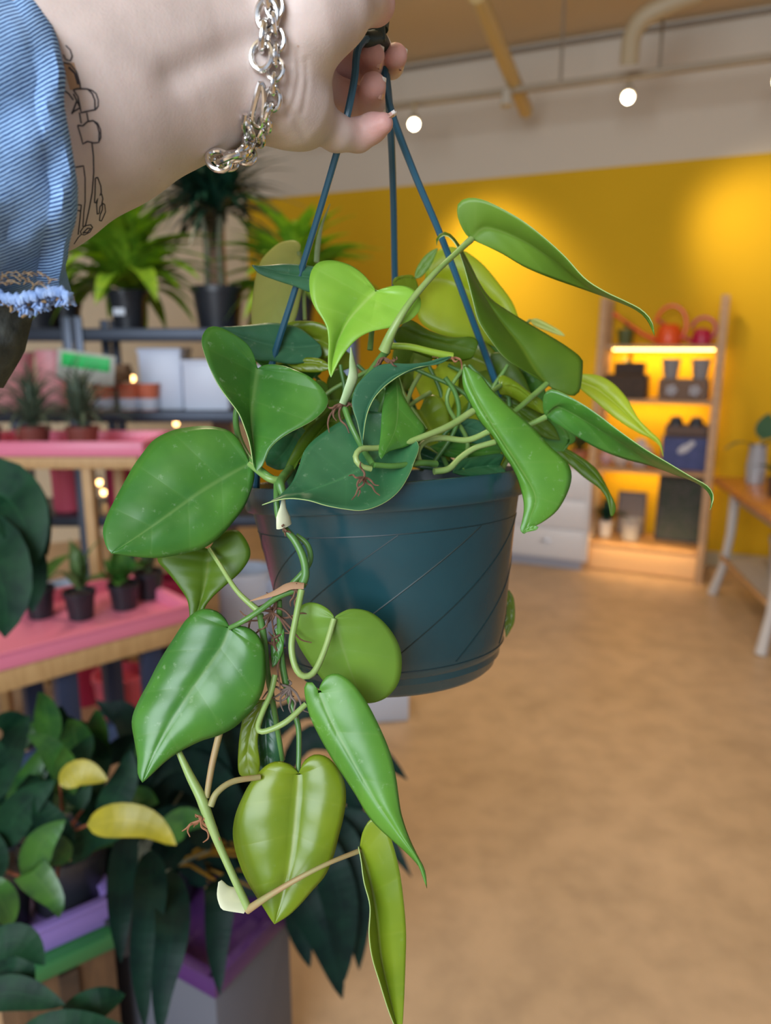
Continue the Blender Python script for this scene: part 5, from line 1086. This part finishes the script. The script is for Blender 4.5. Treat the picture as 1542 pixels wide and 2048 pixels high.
fill = [('olive', 700, 760, 100, 130, 90, .56), ('olive', 660, 800, 130, 150, 110, .54), ('yell', 870, 740, 80, 120, 90, .56), ('chart', 935, 760, 110, 110, 80, .57), ('chart', 840, 820, 60, 120, 100, .55), ('mid', 760, 770, 95, 130, 90, .57),
        ('olive', 980, 740, 40, 130, 90, .57), ('yell', 950, 820, 150, 90, 80, .565), ('chart', 900, 700, 20, 140, 100, .60), ('mid', 620, 760, 200, 120, 90, .56), ('chart', 690, 700, 170, 110, 80, .57), ('yell', 1000, 840, 90, 100, 80, .56),
        ('dark', 740, 880, 160, 110, 90, .52), ('dark', 600, 930, 100, 70, 60, .52), ('mid', 1040, 760, 60, 110, 80, .58), ('olive', 830, 700, 110, 110, 80, .59), ('mid', 560, 830, 120, 110, 80, .545), ('dark', 720, 820, 70, 120, 90, .55), ('mid2', 960, 700, 30, 130, 80, .60), ('dark', 930, 880, 180, 110, 70, .555), ('dark', 820, 900, 20, 120, 60, .56), ('dark', 690, 905, 200, 120, 60, .54)]
for i, (m, x, y, a, ln, wd, z) in enumerate(fill): heart(m, x, y, a, ln, wd, (z, z - .02), bulge=.004)
rg = random.Random(4)
for i in range(16):
    x = 600 + 27 * i; z = .50 + .1 * rg.random(); vine([(x, 940, z), (x + rg.uniform(-40, 40), 880, z + .01), (x + rg.uniform(-70, 70), 800, z), (x + rg.uniform(-90, 90), 730, z)], [5, 4.5, 4], M_petg if i % 3 else M_pet, 20)
for pts in ([(795, 755, .53), (812, 800, .525), (833, 830, .52), (852, 860, .515)], [(845, 740, .53), (825, 775, .525), (812, 812, .52)], [(860, 785, .54), (835, 800, .53), (815, 815, .52)]): vine(pts, 4.5, M_petp, 16)
# stems on top
v = vine([(905, 713, .486), (870, 706, .484), (820, 694, .482), (775, 692, .482)], [8, 7, 7], mat('stem_yellow_green', (.22, .34, .03), .4)); roots(905, 716, .484, 4, 60, 11, v, mat('root_orange', (.26, .11, .05), .7))
v = vine([(775, 700, .478), (757, 722, .475), (735, 752, .470), (715, 785, .468), (690, 806, .462)], [8, 7, 7, 6], M_petg); roots(768, 716, .466, 11, 42, 12, v, down=.5)
v = vine([(687, 808, .460), (700, 845, .456), (722, 890, .452), (746, 930, .440)], [6.5, 6, 7]); roots(684, 808, .456, 7, 60, 13, v); roots(728, 955, .431, 7, 52, 14, v, down=.1)
pet(None, [(946, 822, .482), (900, 851, .472), (850, 872, .462), (800, 889, .455), (755, 896, .445), (722, 898, .437), (711, 915, .433), (722, 932, .433), (742, 938, .436)], [7, 7, 6.5, 6.5, 6, 6, 6], M_petp)
pet(None, [(980, 862, .485), (935, 880, .482), (885, 876, .478), (852, 882, .474), (836, 903, .468), (840, 926, .466)], [6, 6, 6, 5.5], M_petp)
pet(None, [(990, 884, .49), (950, 896, .488), (920, 916, .484), (897, 938, .478), (868, 943, .474)], [6, 6, 6.5, 7], M_petp)
vine([(748, 930, .440), (790, 932, .448), (840, 926, .460), (872, 928, .472)], [6, 6, 7]); pet(None, [(890, 755, .50), (910, 785, .502), (918, 825, .505), (905, 870, .51), (868, 925, .51)], [5, 4.5, 4.5], M_petg)
mb = MB(); px_tube(mb, [(685, 808, .455), (695, 785, .454), (706, 752, .454), (704, 720, .456), (702, 695, .458)], [9, 12, 13, 8, 1.5], 24, 10, flat=.5); mb.build('leaf_sheath', M_sheath, H, label='pale green pointed leaf sheath')
mb = MB(); px_tube(mb, [(633, 525, .56), (636, 490, .56), (644, 450, .56), (660, 408, .56)], [7, 6.5, 3, 1], 20, 8, flat=.5); mb.build('leaf_sheath', M_sheath, H, label='thin leaf spike behind the left wire')
# --- left side: node over the rim, cream funnel and thick trailing vine
vine([(570, 1000, .446), (562, 975, .446), (562, 962, .450), (585, 930, .48), (600, 900, .50)], [7, 9, 10, 7, 6]); vine([(553, 968, .450), (553, 1000, .444), (556, 1030, .444), (566, 1055, .446)], [6, 6, 7])
mb = MB(); px_tube(mb, [(567, 997, .440), (566, 1020, .440), (567, 1042, .440), (568, 1052, .441)], [4, 8, 17, 19], 16, 12, flat=.45); mb.build('cut_sheath', mat('cream_sheath', (.58, .60, .40), .5), H, label='cream coloured funnel shaped sheath')
roots(566, 1056, .440, 4, 16, 21)
vine([(570, 1058, .444), (590, 1082, .442), (606, 1115, .441), (611, 1148, .441), (603, 1172, .442)], [7, 7.5, 8, 8, 9]); vine([(592, 1070, .448), (614, 1088, .448), (621, 1115, .449), (610, 1140, .449), (580, 1172, .448), (545, 1202, .446)], [5, 6, 6, 6])
roots(592, 1176, .438, 6, 40, 22); mb = MB(); px_tube(mb, [(608, 1172, .437), (580, 1172, .437), (545, 1188, .438), (500, 1202, .440)], [7, 9, 5, 1], 18, 6, flat=.4); mb.build('dry_sheath', mat('dry_brown', (.33, .19, .10), .8), H, label='dry brown papery sheath')
# olive leaf behind the big left one
l = blade('olive', [(418, 1100), (415, 1140), (405, 1190), (388, 1245)], [(390, 1090), (355, 1096), (322, 1108), (316, 1122), (334, 1143), (357, 1172), (374, 1198), (379, 1222), (380, 1238)],
          [(440, 1068), (465, 1060), (480, 1064), (495, 1085), (501, 1104), (497, 1121), (480, 1145), (454, 1168), (428, 1191), (412, 1210), (402, 1232)], (.475, .460), bulge=.006, rip=.001)
pet(l, [(517, 1222, .443), (475, 1183, .448), (440, 1130, .458), (419, 1098, .470)], [7, 5, 4.5, 4], M_petp)
l = blade('mid', [(459, 1256), (442, 1295), (400, 1355), (350, 1432), (312, 1500), (285, 1565)],
          [(449, 1236), (429, 1221), (402, 1219), (374, 1238), (349, 1275), (320, 1321), (296, 1368), (276, 1405), (264, 1441), (269, 1480), (275, 1515), (276, 1548)],
          [(473, 1252), (497, 1256), (517, 1272), (528, 1297), (531, 1330), (529, 1369), (517, 1401), (490, 1435), (465, 1457), (433, 1472), (401, 1482), (361, 1502), (332, 1522), (306, 1546)], (.440, .418), dl=.008, dr=.006, bulge=.009, s0=.26, rip=.0010, nv=7)
pet(l, [(605, 1176, .442), (560, 1192, .440), (518, 1222, .437), (485, 1243, .436), (459, 1256, .439)], [7, 6, 6, 5], M_petg)
roots(545, 1225, .446, 16, 80, 23); roots(548, 1290, .450, 7, 70, 24); roots(580, 1375, .452, 12, 60, 25, m=mat('root_grey', (.16, .12, .10), .85))
l = blade('under', [(669, 1236), (684, 1290), (704, 1350), (728, 1407)], [(658, 1220), (638, 1208), (618, 1205), (602, 1212), (590, 1228), (587, 1256), (595, 1285), (611, 1313), (634, 1345), (660, 1375), (695, 1400)],
          [(678, 1228), (702, 1218), (735, 1222), (763, 1240), (787, 1269), (801, 1301), (803, 1337), (795, 1369), (775, 1393), (752, 1404)], (.440, .450), dl=.006, dr=.006, bulge=.003, s0=.3, rip=.0009, nv=6)
pet(l, [(603, 1180, .438), (592, 1235, .434), (583, 1290, .430), (590, 1332, .428), (606, 1352, .428), (628, 1344, .430), (650, 1298, .434), (668, 1238, .439)], [7, 6.5, 6.5, 6.5, 6.5, 6, 6], M_petp)
# descending vines under the pot
vine([(520, 1228, .446), (528, 1280, .448), (533, 1335, .450), (545, 1400, .455), (556, 1465, .46), (565, 1520, .465)], [7, 7, 6, 5.5, 5]); vine([(558, 1200, .448), (560, 1260, .452), (565, 1330, .455), (580, 1400, .455), (596, 1450, .452), (598, 1500, .45), (596, 1549, .447)], [6, 6, 7, 5.5, 5])
blade('mid', [(560, 1255), (556, 1290), (545, 1335)], [(548, 1262), (542, 1295)], [(568, 1262), (566, 1300), (555, 1325)], (.452, .45), bulge=.001); blade('chart', [(530, 1400), (505, 1450), (495, 1500), (500, 1552)], [(505, 1405), (485, 1441), (477, 1502), (479, 1548)], [(525, 1440), (515, 1480), (520, 1525), (516, 1552)], (.462, .458), bulge=.002)
blade('dark', [(535, 1400), (530, 1460), (535, 1520), (540, 1560)], [(515, 1430), (512, 1490), (522, 1550)], [(550, 1430), (562, 1490), (556, 1540)], (.475, .47), bulge=.002)
pet(None, [(550, 1350, .448), (542, 1385, .445), (525, 1425, .440), (516, 1455, .436), (528, 1463, .434), (570, 1445, .434), (612, 1408, .438)], [6, 5.5, 5.5, 6, 6, 5.5], M_petp)
l = blade('mid2', [(638, 1383), (662, 1442), (700, 1512), (745, 1590), (792, 1660), (830, 1715), (854, 1777)],
          [(633, 1376), (626, 1366), (616, 1363), (609, 1374), (612, 1401), (622, 1437), (642, 1478), (666, 1520), (690, 1556), (712, 1590), (734, 1628), (757, 1655), (787, 1682), (814, 1706), (838, 1732), (849, 1755)],
          [(642, 1369), (654, 1352), (674, 1347), (694, 1357), (714, 1377), (736, 1409), (759, 1454), (779, 1502), (791, 1550), (798, 1600), (803, 1630), (817, 1673), (834, 1710), (849, 1740)], (.424, .402), dl=.008, dr=.004, bulge=.005, s0=.18, rip=.0004)
l = blade('chart', [(597, 1549), (593, 1620), (585, 1700), (568, 1780), (549, 1848)],
          [(590, 1537), (576, 1527), (553, 1523), (530, 1533), (502, 1564), (483, 1599), (470, 1634), (466, 1670), (473, 1708), (487, 1747), (506, 1782), (526, 1813), (541, 1837)],
          [(602, 1537), (611, 1520), (631, 1509), (654, 1514), (673, 1533), (688, 1561), (692, 1596), (687, 1634), (677, 1673), (667, 1712), (650, 1751), (627, 1778), (603, 1806), (578, 1830)], (.446, .430), dl=.002, dr=.002, bulge=.009, s0=.24, rip=.0009, nv=6)
v = vine([(358, 1505, .430), (380, 1552, .428), (402, 1595, .426), (415, 1630, .425), (436, 1685, .424), (466, 1752, .422), (496, 1816, .421)], [6, 9, 11, 9, 7.5, 7.5, 8], M_petp); roots(402, 1640, .424, 9, 48, 31, v, mat('root_orange', (.26, .11, .05), .7), down=.1)
pet(None, [(440, 1462, .435), (424, 1530, .43), (413, 1595, .427)], [7, 6.5, 6], M_petb); pet(None, [(421, 1612, .425), (434, 1585, .427), (466, 1563, .432), (520, 1554, .44)], [7, 6, 5.5], M_petb)
mb = MB(); px_tube(mb, [(440, 1762, .424), (452, 1790, .423), (492, 1820, .421)], [4, 26, 8], 14, 12, flat=.18); mb.build('cut_sheath', mat('cream_sheath', (.58, .60, .40), .5), H, label='cream coloured cut sheath at the end of the lowest vine')
l = blade('chart', [(720, 1701), (738, 1760), (752, 1830), (760, 1910), (778, 1990), (800, 2075)], [(716, 1690), (722, 1720), (728, 1765), (740, 1813), (738, 1868), (744, 1915), (759, 1965), (775, 2016), (788, 2050)],
          [(722, 1681), (728, 1658), (744, 1636), (768, 1640), (786, 1689), (798, 1736), (806, 1790), (812, 1860), (811, 1926), (808, 2004), (805, 2050)], (.428, .420), dl=-.014, dr=-.004, bulge=.003, s0=.14, rip=.0005)
pet(l, [(495, 1820, .421), (540, 1790, .415), (600, 1755, .413), (660, 1725, .417), (720, 1701, .427)], [8, 6, 5, 4.5, 5], M_petb)
blade('chart', [(1018, 1180), (1022, 1225), (1012, 1275)], [(1008, 1190), (1006, 1230)], [(1028, 1200), (1029, 1240), (1020, 1262)], (.60, .60), bulge=.001)
